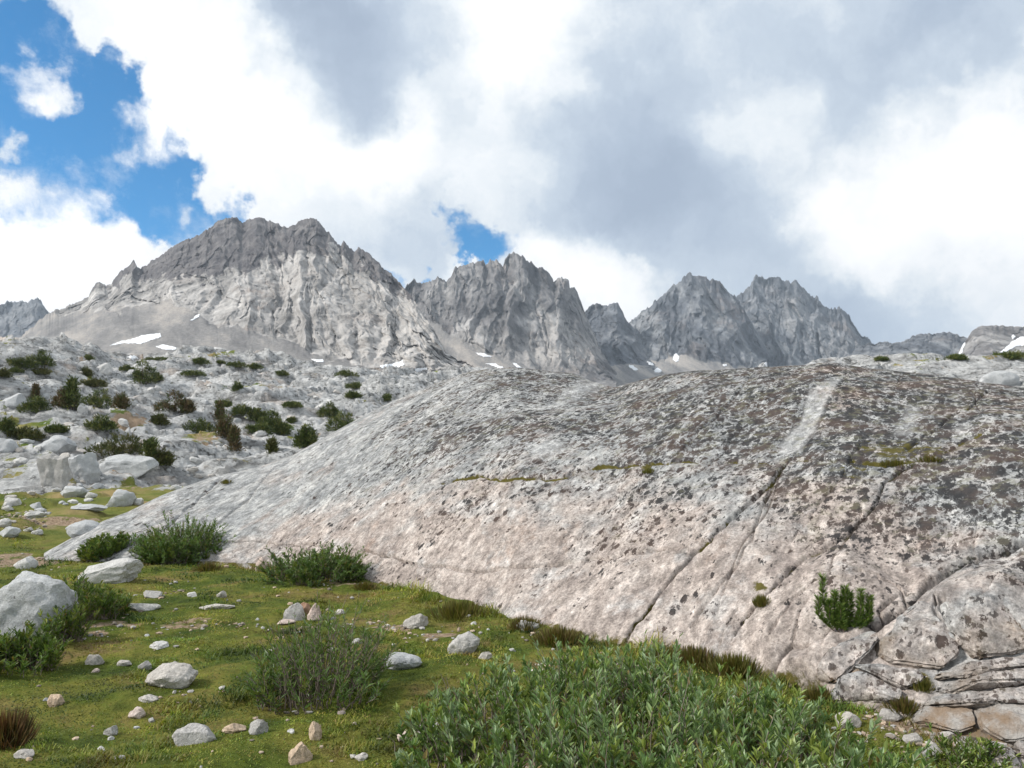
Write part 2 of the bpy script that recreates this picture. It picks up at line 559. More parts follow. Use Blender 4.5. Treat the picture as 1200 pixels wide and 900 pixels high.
def ground_material():
    m, t, b = material('turf and bare rock')
    o = t.obj()
    grass, soil, far, hill = t.attr('grass'), t.attr('soil'), t.attr('far'), t.attr('rubble')
    # turf
    n = t.noise(o, 1.3, 6, 0.6)
    n2 = t.noise(o, 9, 5, 0.65)
    turf = t.ramp(n, [(0.34, (0.05, 0.08, 0.014)), (0.46, (0.105, 0.135, 0.022)), (0.56, (0.19, 0.185, 0.04)), (0.68, (0.22, 0.155, 0.07))])
    turf = t.mix(t.step(n2, 0.4, 0.7), turf, t.mix(0.4, turf, (0.02, 0.022, 0.01)))
    tfar = t.ramp(t.noise(o, 0.35, 7, 0.65), [(0.36, (0.075, 0.115, 0.022)), (0.5, (0.17, 0.175, 0.045)), (0.62, (0.27, 0.21, 0.095))])
    turf = t.mix(far, turf, tfar)
    # soil and gravel
    so = t.ramp(t.noise(o, 25, 5, 0.7), [(0.3, (0.15, 0.105, 0.07)), (0.5, (0.30, 0.22, 0.15)), (0.7, (0.46, 0.37, 0.28))])
    # rock of the hillside: pale granite, joints, stained bands
    st = t.mapping(o, rot=(R(18), R(8), R(35)), scale=(0.35, 1.0, 1.7))
    r1 = t.noise(st, 0.5, 8, 0.62)
    rock = t.ramp(r1, [(0.30, (0.14, 0.14, 0.14)), (0.40, (0.27, 0.272, 0.27)), (0.50, (0.38, 0.383, 0.38)), (0.66, (0.50, 0.50, 0.495))])
    r2 = t.noise(o, 2.2, 7, 0.7)
    rock = t.mix(t.step(r2, 0.545, 0.62, 0, 0.85), rock, (0.085, 0.085, 0.08))
    rock = t.mix(t.step(t.noise(o, 0.21, 5, 0.6), 0.55, 0.72, 0, 0.5), rock, (0.42, 0.32, 0.25))
    st2 = t.mapping(o, rot=(R(10), R(14), R(-40)), scale=(0.22, 1.0, 1.5))
    jn = t.step(t.noise(st2, 1.1, 8, 0.72), 0.56, 0.62)
    jn = t.math('MULTIPLY', jn, t.step(t.noise(o, 0.35, 4, 0.6), 0.40, 0.58))
    rock = t.mix(t.math('MULTIPLY', jn, t.math('MULTIPLY', hill, 0.7)), rock, (0.10, 0.098, 0.092))
    rock = t.mix(0.75, rock, t.ramp(t.noise(o, 3.2, 8, 0.78), [(0.32, (0.16, 0.16, 0.16)), (0.5, (0.5, 0.5, 0.5)), (0.68, (0.86, 0.86, 0.86))]), 'OVERLAY')
    g = t.step(t.math('ADD', grass, t.step(t.noise(o, 1.1, 7, 0.7), 0.25, 0.75, -0.45, 0.45, smooth=False)), 0.44, 0.58)
    s = t.step(t.math('ADD', soil, t.step(t.noise(o, 2.5, 6, 0.7), 0.25, 0.75, -0.4, 0.4, smooth=False)), 0.42, 0.6)
    c = t.mix(g, rock, turf)
    c = t.mix(s, c, so)
    t.put(b.inputs['Base Color'], c)
    h = t.math('ADD', t.noise(o, 1.6, 10, 0.72), t.math('MULTIPLY', n2, 0.15))
    h = t.math('SUBTRACT', h, t.math('MULTIPLY', jn, t.math('MULTIPLY', hill, 0.25)))
    t.put(b.inputs['Normal'], t.bump(h, 0.8, 0.25))
    return m


def mountain_material(name, dark, mid, light, scale=1.0, brown=0.5):
    m, t, b = material(name)
    o = t.obj()
    cap, talus, pal = t.attr('cap'), t.attr('talus'), t.attr('pale')
    sv = t.mapping(o, rot=(0, R(14), 0), scale=(1.0, 0.5, 0.30))
    n1 = t.noise(sv, 0.016 * scale, 9, 0.66)
    n2 = t.noise(sv, 0.07 * scale, 7, 0.7)
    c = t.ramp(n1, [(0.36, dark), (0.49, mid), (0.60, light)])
    c = t.mix(0.7, c, t.ramp(n2, [(0.34, (0.12, 0.12, 0.12)), (0.5, (0.5, 0.5, 0.5)), (0.66, (0.88, 0.88, 0.88))]), 'OVERLAY')
    br = t.step(t.noise(o, 0.012 * scale, 6, 0.65), 0.54, 0.72)
    c = t.mix(t.math('MULTIPLY', br, brown), c, (0.235, 0.165, 0.125))
    pmask = t.math('MULTIPLY', pal, t.step(n2, 0.3, 0.55, 0.35, 1.0))
    c = t.mix(pmask, c, t.ramp(n2, [(0.35, (0.23, 0.225, 0.22)), (0.55, (0.44, 0.42, 0.40))]))
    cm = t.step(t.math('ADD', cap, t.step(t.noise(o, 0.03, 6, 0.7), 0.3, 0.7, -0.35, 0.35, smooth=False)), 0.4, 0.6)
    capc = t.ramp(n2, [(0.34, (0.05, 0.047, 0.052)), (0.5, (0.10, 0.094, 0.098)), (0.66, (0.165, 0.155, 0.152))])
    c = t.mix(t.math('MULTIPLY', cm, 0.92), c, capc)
    tal = t.ramp(t.noise(t.mapping(o, rot=(0, 0, R(-30)), scale=(1, 0.22, 0.3)), 0.022, 8, 0.66), [(0.38, (0.145, 0.142, 0.143)), (0.5, (0.225, 0.217, 0.211)), (0.62, (0.345, 0.318, 0.293))])
    tal = t.mix(0.5, tal, t.ramp(t.noise(o, 0.25, 5, 0.75), [(0.3, (0.25, 0.25, 0.25)), (0.7, (0.75, 0.75, 0.75))]), 'OVERLAY')
    tm = t.step(t.math('ADD', talus, t.step(t.noise(o, 0.022, 6, 0.65), 0.3, 0.7, -0.3, 0.3, smooth=False)), 0.4, 0.6)
    c = t.mix(tm, c, tal)
    t.put(b.inputs['Base Color'], c)
    h = t.math('ADD', t.noise(sv, 0.05 * scale, 10, 0.72), t.math('MULTIPLY', t.noise(o, 0.4, 4, 0.7), 0.12))
    t.put(b.inputs['Normal'], t.bump(h, 0.45, 9.0))
    b.inputs['Specular IOR Level'].default_value = 0.1
    return m


def leaf_material(name, rough=0.5, trans=0.35):
    m, t, b = material(name)
    c = t.attr('col', 'Color')
    t.put(b.inputs['Base Color'], c)
    b.inputs['Roughness'].default_value = rough
    b.inputs['Specular IOR Level'].default_value = 0.35
    tr = t.n.new('ShaderNodeBsdfTranslucent')
    t.l.new(t.mix(1.0, c, (1.0, 1.0, 0.55), 'MULTIPLY'), tr.inputs['Color'])
    mx = t.n.new('ShaderNodeMixShader')
    mx.inputs[0].default_value = trans
    out = t.n['Material Output']
    t.l.new(b.outputs[0], mx.inputs[1]); t.l.new(tr.outputs[0], mx.inputs[2])
    t.l.new(mx.outputs[0], out.inputs['Surface'])
    return m


def bark_material(name, c0, c1):
    m, t, b = material(name)
    t.put(b.inputs['Base Color'], t.ramp(t.noise(t.obj(), 30, 4, 0.6), [(0.3, c0), (0.7, c1)]))
    return m


M_slab = granite_slab_material()
M_ground = ground_material()
M_pale = boulder_material('pale granite boulder', (0.30, 0.28, 0.255), (0.43, 0.405, 0.375), (0.53, 0.505, 0.47), 0.42)
M_white = boulder_material('white granite boulder', (0.36, 0.355, 0.345), (0.49, 0.485, 0.47), (0.58, 0.57, 0.555), 0.42)
M_grey = boulder_material('grey granite boulder', (0.24, 0.235, 0.225), (0.37, 0.36, 0.345), (0.49, 0.475, 0.455), 0.45)
M_blue = boulder_material('cool grey granite boulder', (0.29, 0.30, 0.31), (0.41, 0.42, 0.425), (0.50, 0.51, 0.51), 0.42)
M_tan = boulder_material('tan granite boulder', (0.34, 0.25, 0.18), (0.50, 0.39, 0.29), (0.60, 0.50, 0.40), 0.1)
M_rose = boulder_material('pinkish granite boulder', (0.36, 0.28, 0.24), (0.50, 0.41, 0.365), (0.60, 0.52, 0.47), 0.15)
M_rust = boulder_material('rusty brown boulder', (0.24, 0.14, 0.09), (0.36, 0.23, 0.16), (0.45, 0.32, 0.24), 0.2)
M_mixed = boulder_material('stained granite block', (0.22, 0.21, 0.20), (0.36, 0.34, 0.32), (0.48, 0.455, 0.43), 0.5, brown=0.35)
M_joint = boulder_material('jointed granite', (0.19, 0.182, 0.175), (0.30, 0.285, 0.27), (0.42, 0.395, 0.37), 0.75, brown=0.2)
M_rusty = boulder_material('rusty ledge', (0.20, 0.19, 0.18), (0.33, 0.31, 0.29), (0.44, 0.42, 0.395), 0.5, brown=0.9)
M_willow = leaf_material('willow leaves', 0.42, 0.30)
M_needle = leaf_material('pine needles', 0.6, 0.15)
M_grass = leaf_material('grass blades', 0.55, 0.35)
M_stem = bark_material('willow bark', (0.10, 0.075, 0.06), (0.27, 0.23, 0.20))
M_bark = bark_material('pine bark', (0.08, 0.06, 0.05), (0.19, 0.15, 0.13))
M_snow, _t, _b = material('old snow')
_t.put(_b.inputs['Base Color'], _t.ramp(_t.noise(_t.obj(), 0.2, 5, 0.6), [(0.3, (0.74, 0.77, 0.81)), (0.7, (0.88, 0.89, 0.90))]))
_b.inputs['Roughness'].default_value = 0.6

# ------------------------------------------------------------------ the slab's plan: foot and crest, from pixel and distance
def zero_ground(px, py):
    x, y, z = pxdir(px, py)
    k = -EYE / z
    return np.array([x * k, y * k, 0.0])


foot_px = [(52, 656), (150, 660), (250, 657), (330, 664), (440, 684), (520, 705), (600, 727), (680, 748), (740, 760), (820, 776), (900, 797), (960, 816), (1010, 836), (1060, 856), (1110, 876), (1200, 915)]
FOOT = [zero_ground(*p) for p in foot_px] + [np.array([3.0, 3.2, 0]), np.array([4.0, 2.8, 0]), np.array([6.0, 2.4, 0]), np.array([9, 2.2, 0])]
crest_px = [(52, 650, 11.9), (90, 628, 12.2), (120, 611, 12.4), (150, 600, 12.8), (190, 581, 13.2), (250, 560, 13.8), (300, 549, 14.2), (340, 536, 14.6), (380, 513, 15.2), (420, 490, 15.8), (460, 469, 16.4), (500, 453, 17.0),
            (540, 439, 17.4), (580, 433, 17.6), (600, 431, 17.6), (640, 434, 17.6), (672, 437, 17.4), (695, 447, 16.4), (720, 453, 15.4), (745, 446, 15.0), (780, 438, 14.8), (820, 434, 14.6), (870, 433, 14.5), (920, 430, 14.2),
            (960, 427, 14.0), (1000, 430, 13.8), (1060, 436, 13.2), (1110, 440, 12.5), (1150, 446, 11.8), (1200, 452, 11.2)]
CREST = [at(*p) for p in crest_px] + [np.array([7.6, 10.2, 2.3]), np.array([9.5, 9.6, 2.0]), np.array([13, 8.5, 1.2]), np.array([20, 6, 0.3])]


def th(p):
    return math.atan2(p[0], p[1])


FT = np.array([th(p) for p in FOOT]); FR = np.array([math.hypot(p[0], p[1]) for p in FOOT])
CT = np.array([th(p) for p in CREST]); CR = np.array([math.hypot(p[0], p[1]) for p in CREST]); CZ = np.array([p[2] for p in CREST])
TH0, TH1 = CT[0], min(FT[-1], CT[-1])


def foot_r(t):
    return np.interp(t, FT, FR) + 0.12 * gn2(t * 11, t * 0 + 3.3, 5) + 0.05 * gn2(t * 24, t * 0 + 1.3, 6)


# ------------------------------------------------------------------ ground, hillside and valley floor: one polar height field
def prof(px, pts):
    """pts: (D, z) or (D, py, 'p')"""
    out = []
    for p in pts:
        if len(p) == 3:
            q = at(px, p[1], p[0])
            out.append((math.hypot(q[0], q[1]), q[2]))
        else:
            out.append((p[0] * math.hypot(1, (px - 600) / F), p[1]))
    return math.atan2((px - 600) / F, 1.0), out


P_ = 'p'
PROF = [
    (R(-180), [(10, 0), (60, 1), (200, 6), (4000, 30)]),
    (R(-75), [(14, 0), (30, 1.2), (60, 6), (120, 16), (300, 10), (4000, 20)]),
    prof(-300, [(18, 0), (27, .8), (45, 5), (80, 16), (115, 18), (200, 2), (4000, 0)]),
    prof(0, [(20, 0.03), (27, 575, P_), (34, 545, P_), (45, 500, P_), (65, 450, P_), (84, 410, P_), (97, 399, P_), (115, 14), (190, 0), (4000, 0)]),
    prof(60, [(21, 0.02), (28, 570, P_), (35, 540, P_), (46, 502, P_), (66, 452, P_), (86, 409, P_), (98, 395, P_), (115, 13.8), (190, 0), (4000, 0)]),
    prof(105, [(22, 0), (30, 568, P_), (36, 545, P_), (48, 505, P_), (68, 456, P_), (88, 420, P_), (97, 405, P_), (115, 12.2), (190, 0), (4000, 0)]),
    prof(125, [(22, 0), (30, 567, P_), (36, 547, P_), (48, 508, P_), (68, 462, P_), (90, 427, P_), (103, 419, P_), (120, 11.8), (190, 0), (4000, 0)]),
    prof(200, [(22, 0), (30, 564, P_), (38, 545, P_), (50, 515, P_), (70, 470, P_), (92, 430, P_), (106, 419, P_), (125, 12), (190, 0), (4000, 0)]),
    prof(300, [(22, 0), (32, 558, P_), (42, 541, P_), (56, 510, P_), (76, 470, P_), (95, 438, P_), (110, 424, P_), (130, 12), (200, 0), (4000, 0)]),
    prof(400, [(24, 0), (36, 548, P_), (50, 526, P_), (66, 498, P_), (84, 468, P_), (100, 443, P_), (116, 434, P_), (135, 11), (200, 0), (4000, 0)]),
    prof(480, [(24, 0), (40, 543, P_), (60, 512, P_), (80, 480, P_), (98, 452, P_), (118, 441, P_), (135, 11), (200, 0), (4000, 0)]),
    prof(560, [(24, 0), (40, 543, P_), (60, 512, P_), (85, 475, P_), (105, 450, P_), (120, 441, P_), (138, 11), (200, 0), (4000, 0)]),
    prof(640, [(24, 0), (50, 530, P_), (80, 490, P_), (110, 452, P_), (135, 10), (200, 0), (4000, 0)]),
    prof(850, [(24, 0), (40, 525, P_), (60, 460, P_), (75, 446, P_), (95, 7), (160, 0), (4000, 0)]),
    prof(980, [(24, 0), (35, 520, P_), (50, 455, P_), (66, 430, P_), (78, 425, P_), (95, 8.5), (160, 0), (4000, 0)]),
    prof(1060, [(24, 0), (33, 520, P_), (46, 450, P_), (60, 428, P_), (76, 417, P_), (92, 9.5), (160, 0), (4000, 0)]),
    prof(1130, [(22, 0), (31, 520, P_), (43, 452, P_), (56, 430, P_), (74, 417, P_), (92, 9.5), (160, 0), (4000, 0)]),
    prof(1200, [(20, 0), (29, 520, P_), (40, 452, P_), (55, 424, P_), (70, 412, P_), (90, 9.5), (160, 0), (4000, 0)]),
    prof(1500, [(18, 0), (28, 1), (45, 6), (72, 11), (100, 11), (200, 2), (4000, 0)]),
    (R(75), [(16, 0), (40, 2), (80, 10), (150, 14), (400, 6), (4000, 10)]),
    (R(180), [(10, 0), (60, 1), (200, 6), (4000, 30)]),
]

thv = np.concatenate([np.linspace(-180, -40, 57)[:-1], np.linspace(-40, 40, 940), np.linspace(40, 180, 57)[1:]]) * math.pi / 180
rv = np.concatenate([np.geomspace(0.4, 2.5, 12)[:-1], np.geomspace(2.5, 22, 190)[:-1], np.geomspace(22, 130, 330)[:-1], np.geomspace(130, 4000, 45)])
TT, RR = np.meshgrid(thv, rv)
PT = np.array([p[0] for p in PROF])
ZP = np.stack([np.interp(np.log(rv), np.log(np.array([0.1] + [q[0] for q in p[1]])), np.array([0.0] + [q[1] for q in p[1]])) for p in PROF], 1)   # rows x profiles
idx = np.clip(np.searchsorted(PT, thv) - 1, 0, len(PT) - 2)
w = (thv - PT[idx]) / (PT[idx + 1] - PT[idx])
w = w * w * (3 - 2 * w) * 0.5 + w * 0.5
ZZ = ZP[:, idx] * (1 - w) + ZP[:, idx + 1] * w
XX, YY = RR * np.sin(TT), RR * np.cos(TT)
PX, PY = project(XX, YY, ZZ)
PX = np.where(YY > 0.2, PX, -9999)
# rockiness: the hillside, not the meadow
RN = RR + 3.5 * fbm(XX / 5, YY / 5, 4, 57)
hill = sstep(RN, 26, 37) * (1 - sstep(RR, 180, 300))
hill = np.where(np.abs(TT) > 1.2, hill * 0.4, hill)
ca, sa = math.cos(R(32)), math.sin(R(32))
xa, ya = XX * ca + YY * sa, -XX * sa + YY * ca
warp = 2.5 * fbm(XX / 14, YY / 14, 3, 91)
ledge = fbm((xa + warp) / 16, (ya + warp) / 5.5, 4, 11, 0.55)
ledge = np.floor(ledge * 2.5) / 2.5 * 0.5 + 0.5 * ledge + 0.5 * sstep(ledge * 2.5 - np.floor(ledge * 2.5), 0.72, 1.0) / 2.5
f1, f2, cid = worley((XX + 0.6 * warp) / 3.2, (YY + 0.6 * warp) / 3.2, 4)
blocks = np.where(cid > 0.30, np.clip((f2 - f1) * 2.2, 0, 1) ** 0.6 * (0.25 + 0.75 * cid), 0)
g1, g2, gid = worley(XX / 1.05, YY / 1.05, 14)
rub = np.where(gid > 0.35, np.clip((g2 - g1) * 2.0, 0, 1) ** 0.6 * gid, 0)
patch = sstep(fbm(XX / 11, YY / 11, 3, 77), -0.15, 0.35)
amp = np.clip(0.45 + RR / 110, 0, 1.6)
fk = facets((xa + 0.3 * warp) / 7.0, (ya + 0.3 * warp) / 2.8, 71, 1.3)
fk2 = facets((xa + 0.2 * warp) / 2.4, (ya + 0.2 * warp) / 1.1, 72, 1.2)
fk3 = facets(XX / 0.8, YY / 0.8, 73, 1.0)
crev = ridged((xa + warp) / 7.5, (ya + 0.7 * warp) / 2.6, 4, 19, 0.6) - 0.55
ZZ = ZZ + hill * amp * np.where(PX > 900, 0.55, 1.0) * (1.3 * ledge + 0.36 * fk + 0.13 * fk2 + 0.04 * fk3 + 0.20 * blocks * patch + 0.32 * crev + 0.10 * rub * patch + 0.05 * fbm(XX * 0.9, YY * 0.9, 4, 8, 0.6))
# the top edge keeps its outline: less relief right at the hill's crest
mead = 1 - sstep(RR, 24, 36)
hum = 0.035 * fbm(XX / 0.9, YY / 0.9, 3, 21) + 0.02 * np.abs(gn2(XX / 0.28, YY / 0.28, 22)) + 0.10 * fbm(XX / 4.5, YY / 4.5, 2, 23) * sstep(RR, 5, 12)
ZZ = ZZ + mead * hum
midb = sstep(RR, 14, 20) * (1 - sstep(RR, 34, 42))
ZZ = ZZ + midb * 0.16 * np.where(gid > 0.72, np.clip((g2 - g1) * 2, 0, 1) ** 0.6, 0) + midb * 0.18 * fbm(XX / 6, YY / 6, 3, 29)
# ground cover masks
gmask = 1.0 - 0.98 * sstep(RN + 2.5 * fbm(XX / 2, YY / 2, 3, 58), 25, 36) + 0.62 * hill * fbm(XX / 7, YY / 5, 4, 55) * sstep(700 - PX, 0, 200)


def ell(px, py, cx, cy, rx, ry):
    return np.clip(1.3 - np.hypot((px - cx) / rx, (py - cy) / ry), 0, 1)


for cx, cy, rx, ry, s in [(28, 507, 42, 11, .9), (10, 540, 25, 10, .5), (110, 448, 20, 8, .8), (100, 440, 12, 8, .6), (180, 512, 20, 6, .3), (235, 522, 25, 9, .7), (85, 510, 30, 8, .35),
                          (365, 505, 10, 8, .5), (1120, 424, 120, 8, .42), (1060, 440, 60, 8, .4), (410, 515, 30, 10, .4), (12, 495, 20, 8, .7), (140, 500, 30, 5, .3), (440, 500, 40, 12, .3)]:
    gmask = np.maximum(gmask, s * ell(PX, PY, cx, cy, rx, ry))
smask = np.zeros_like(gmask)
for cx, cy, rx, ry, s in [(25, 655, 60, 7, .95), (80, 612, 130, 5, .6), (150, 503, 30, 4, .9), (240, 525, 26, 8, .55), (150, 570, 120, 14, .35), (100, 418, 14, 10, .5), (30, 600, 60, 6, .3), (370, 510, 8, 6, .6),
                          (1060, 850, 60, 22, .75), (1120, 880, 60, 20, .7), (1080, 430, 160, 16, .28), (140, 760, 12, 4, .4)]:
    smask = np.maximum(smask, s * ell(PX, PY, cx, cy, rx, ry))
bare = sstep(fbm(XX / 1.1, YY / 1.1, 4, 66), 0.40, 0.75) * (1 - sstep(RR, 14, 20))
smask = np.maximum(smask, 0.62 * bare)
farm = sstep(RR, 11, 20)
rubble = np.clip(hill, 0, 1)
TV = np.stack([XX, YY, ZZ], -1).reshape(-1, 3)
nr, nc = TT.shape
rc = 0.5 * (RR[:-1, :-1] + RR[1:, 1:])
A_ = {'grass': gmask.ravel(), 'soil': smask.ravel(), 'far': farm.ravel(), 'rubble': rubble.ravel()}
for nm, lo, hi in (('meadow', 0, 30), ('hillside_terrain', 30, 150), ('valley_ground', 150, 1e9)):
    f = grid_faces(nr, nc, (rc >= lo) & (rc < hi), flip=True)
    v, f, a = compact(TV, f, A_)
    tag(link(nm, raw_mesh(nm, v, [f], True, a), M_ground), kind='structure')
_f = grid_faces(nr, nc, (rc < 200) & (np.abs(TT[:-1, :-1]) < 0.8), flip=True)
_v, _f, _ = compact(TV, _f, {})
BVH_T = BVHTree.FromPolygons(_v.tolist(), _f.tolist())


def ground_z(x, y):
    h = BVH_T.ray_cast(Vector((x, y, 60)), Vector((0, 0, -1)))
    return h[0].z if h[0] is not None else 0.0


# ------------------------------------------------------------------ the granite outcrop
nth = 1060
tv = np.linspace(TH0, math.atan2(640, F), 860)
tv = np.concatenate([tv, np.linspace(tv[-1], TH1, 60)[1:]])
sv = np.concatenate([np.linspace(-0.05, 0, 4)[:-1], 1.06 * np.linspace(0, 1, 440)[:-1] ** 1.25, np.linspace(1.06, 1.9, 60)])
T, S = np.meshgrid(tv, sv)
Rb, Rc_, Zc = foot_r(T), np.interp(T, CT, CR), np.interp(T, CT, CZ)
Rb = np.minimum(Rb, Rc_ - 0.25)
rr = Rb + S * (Rc_ - Rb)
s1 = np.clip(S, 0, 1)
fr = 0.28 * s1 + 0.72 * (1 - (1 - s1) ** 1.6)
z = Zc * fr
z = np.where(S > 1, Zc * (1 - 0.05 * (S - 1)) - (Zc + 0.4) * np.clip((S - 1.05) / 0.85, 0, 1) ** 1.5, z)
z = np.where(S < 0, S * 6.0, z)
# a fold where the right dome stands in front of the left one
x, y = rr * np.sin(T), rr * np.cos(T)
px, py = project(x, y, z)
N = grid_normals(x, y, z)
fade = sstep(S, -0.004, 0.014)
crestk = 1 - 0.75 * np.exp(-((S - 1) / 0.06) ** 2)
ca, sa = math.cos(R(60)), math.sin(R(60))
xs, ys = x * ca + y * sa, -x * sa + y * ca          # along and across the joints
d = 0.11 * fbm(x / 3.0, y / 3.0, 2, 41) + 0.022 * fbm(xs / 2.8, ys / 0.55, 3, 42, 0.5) + 0.007 * fbm(xs / .30, ys / 0.2, 4, 43, 0.62) - 0.012 * np.clip(gn2(xs / 0.24, ys / 0.13, 47) - 0.3, 0, 1)
d = d + 0.02 * (ridged(xs / 6.0, ys / 0.9, 2, 44) - 0.6)
# polished lower left: smoother
rough_k = 0.45 + 0.55 * sstep(px, 200, 800)
d = d * rough_k
crack = np.zeros_like(d); moss = np.zeros_like(d)
CRACKS = [  # line, half width px, depth m, moss
    ([(728, 760), (760, 722), (796, 683), (820, 658), (846, 633), (875, 603), (905, 575), (927, 546)], 3.4, 0.07, 0.85),
    ([(927, 546), (944, 518), (966, 480), (992, 440)], 1.6, 0.02, 0.25),
    ([(812, 742), (840, 706), (867, 675), (884, 640), (896, 600), (912, 570)], 2.4, 0.045, 0.35),
    ([(862, 756), (885, 725), (917, 687), (946, 658), (992, 632), (1020, 600), (1040, 570), (1075, 545)], 3.0, 0.06, 0.6),
    ([(1075, 545), (1115, 522), (1150, 510)], 2.6, 0.03, 0.8),
    ([(1210, 626), (1170, 640), (1133, 656), (1110, 668), (1085, 688), (1065, 715), (1035, 742), (1012, 758), (1002, 775), (1000, 800)], 6.0, 0.16, 0.35),
    ([(520, 570), (563, 560), (600, 566), (653, 567), (707, 552), (760, 548), (840, 543), (920, 546), (985, 548)], 3.0, 0.045, 1.0),
    ([(425, 644), (480, 662), (550, 667), (600, 660), (653, 657), (727, 652), (810, 650)], 2.4, 0.045, 0.3),
    ([(250, 632), (330, 637), (420, 645)], 1.6, 0.03, 0.15),
    ([(605, 740), (640, 700), (700, 640), (745, 590), (760, 548)], 1.6, 0.02, 0.1),
    ([(690, 535), (760, 480), (800, 445)], 2.0, 0.03, 0.1),
    ([(780, 545), (840, 490), (880, 440)], 2.2, 0.035, 0.15),
    ([(190, 620), (220, 592), (262, 560)], 2.4, 0.04, 0.3),
    ([(255, 610), (290, 580), (330, 545)], 2.0, 0.03, 0.2),
    ([(330, 625), (380, 570), (450, 505), (520, 450)], 1.8, 0.025, 0.0),
    ([(420, 560), (470, 520), (560, 455)], 1.8, 0.03, 0.0),
    ([(1040, 742), (1030, 725), (1060, 700)], 3.5, 0.08, 0.2),
    ([(960, 775), (990, 745), (1035, 742)], 3.2, 0.06, 0.2),
    ([(905, 798), (930, 775), (960, 772)], 2.5, 0.05, 0.2),
    ([(1098, 715), (1104, 745), (1128, 762)], 4.0, 0.10, 0.0),
    ([(1140, 700), (1175, 680), (1210, 672)], 2.4, 0.03, 0.2),
    ([(1100, 790), (1140, 700)], 1.5, 0.02, 0.0),
    ([(1000, 545), (1040, 550), (1085, 535)], 6.0, 0.06, 1.0),
    ([(885, 480), (930, 440)], 1.8, 0.025, 0.1),
    ([(1060, 530), (1120, 480), (1160, 455)], 3.0, 0.05, 0.4),
    ([(930, 640), (990, 560), (1010, 520)], 2.0, 0.03, 0.4),
    ([(700, 560), (780, 615), (850, 640)], 1.2, 0.015, 0.1),
    ([(905, 760), (940, 720), (985, 690), (1030, 680)], 2.2, 0.04, 0.2),
    ([(930, 776), (945, 740), (968, 715)], 2.0, 0.035, 0.1),
    ([(1062, 712), (1050, 690), (1030, 684)], 2.6, 0.06, 0.2),
    ([(1150, 776), (1156, 730), (1175, 690)], 1.8, 0.03, 0.1),
    ([(1048, 774), (1085, 752), (1128, 762)], 2.2, 0.04, 0.1),
    ([(845, 770), (852, 745), (870, 722)], 2.0, 0.04, 0.3),
    ([(640, 665), (720, 590), (800, 520), (850, 470)], 1.3, 0.02, 0.05),
    ([(560, 660), (640, 590), (720, 510)], 1.3, 0.015, 0.0),
    ([(820, 560), (870, 500), (905, 450)], 1.4, 0.02, 0.1),
]
jx = 2.6 * fbm(px / 34, py / 34, 3, 61) + 0.9 * fbm(px / 7, py / 7, 2, 62)
jy = 2.6 * fbm(px / 34, py / 34, 3, 63) + 0.9 * fbm(px / 7, py / 7, 2, 64)
for line, hw, dep, mo in CRACKS:
    hw, dep = hw * 0.52, dep * 0.75
    q = poly_dist(px + jx, py + jy, line)
    vary = 0.55 + 0.45 * np.clip(gn2(px / 30, py / 30, 65) + 0.6, 0, 1.4)
    k = np.exp(-(q / (hw * vary)) ** 2)
    d = d - dep * k * 1.3 + dep * 0.12 * np.exp(-((q - hw * 2.8) / (hw * 1.8)) ** 2)
    crack = np.maximum(crack, np.exp(-(q / (hw * 0.62 * vary)) ** 2) * min(1, 0.45 + dep * 8))
    moss = np.maximum(moss, mo * np.exp(-(q / (hw * 1.1)) ** 2) * np.clip(0.75 + 0.9 * gn2(px / 22, py / 22, 68), 0, 1.2))
# a set of thin parallel joints, stronger to the right
ph_ = ys / 0.85 + 0.22 * fbm(xs / 3.0, ys / 3.0, 3, 81)
jn_ = np.abs(ph_ - np.round(ph_)) * 0.85
on_j = np.clip(gn2(np.round(ph_) * 3.7, xs / 2.6, 82) * 1.8 + 0.25, 0, 1) * sstep(px, 480, 760)
wj = 0.006 + 0.0009 * rr
kj = np.exp(-(jn_ / wj) ** 2) * on_j
d = d - 0.022 * kj
crack = np.maximum(crack, 0.75 * kj)
# jointed blocks low on the right: each bulges between its cracks
BLOCKS = [
    ([(872, 764), (892, 712), (946, 662), (1000, 640), (1062, 690), (1062, 712), (1030, 728), (985, 745), (955, 772), (930, 776), (908, 796)], 0.10, 22),
    ([(1072, 712), (1090, 690), (1140, 660), (1215, 632), (1230, 700), (1230, 762), (1150, 772), (1100, 782), (1048, 774), (1015, 760), (1042, 742)], 0.20, 26),
    ([(905, 796), (930, 778), (955, 776), (985, 752), (998, 776), (975, 806), (940, 812)], 0.10, 14),
    ([(1095, 720), (1102, 715), (1106, 742), (1126, 758), (1138, 756), (1125, 735), (1118, 715)], -0.10, 6),
]
for poly, h, r_ in BLOCKS:
    ins = inside(px + jx * 0.6, py + jy * 0.6, poly)
    q = poly_dist(px + jx * 0.6, py + jy * 0.6, poly + [poly[0]])
    d = d + np.where(ins, h * (1 - np.exp(-q / r_)), 0)
d = d * fade * crestk
d = np.where(S > 1.0, d * np.exp(-(S - 1) * 2), d)
x, y, z = x + N[..., 0] * d, y + N[..., 1] * d, z + N[..., 2] * d
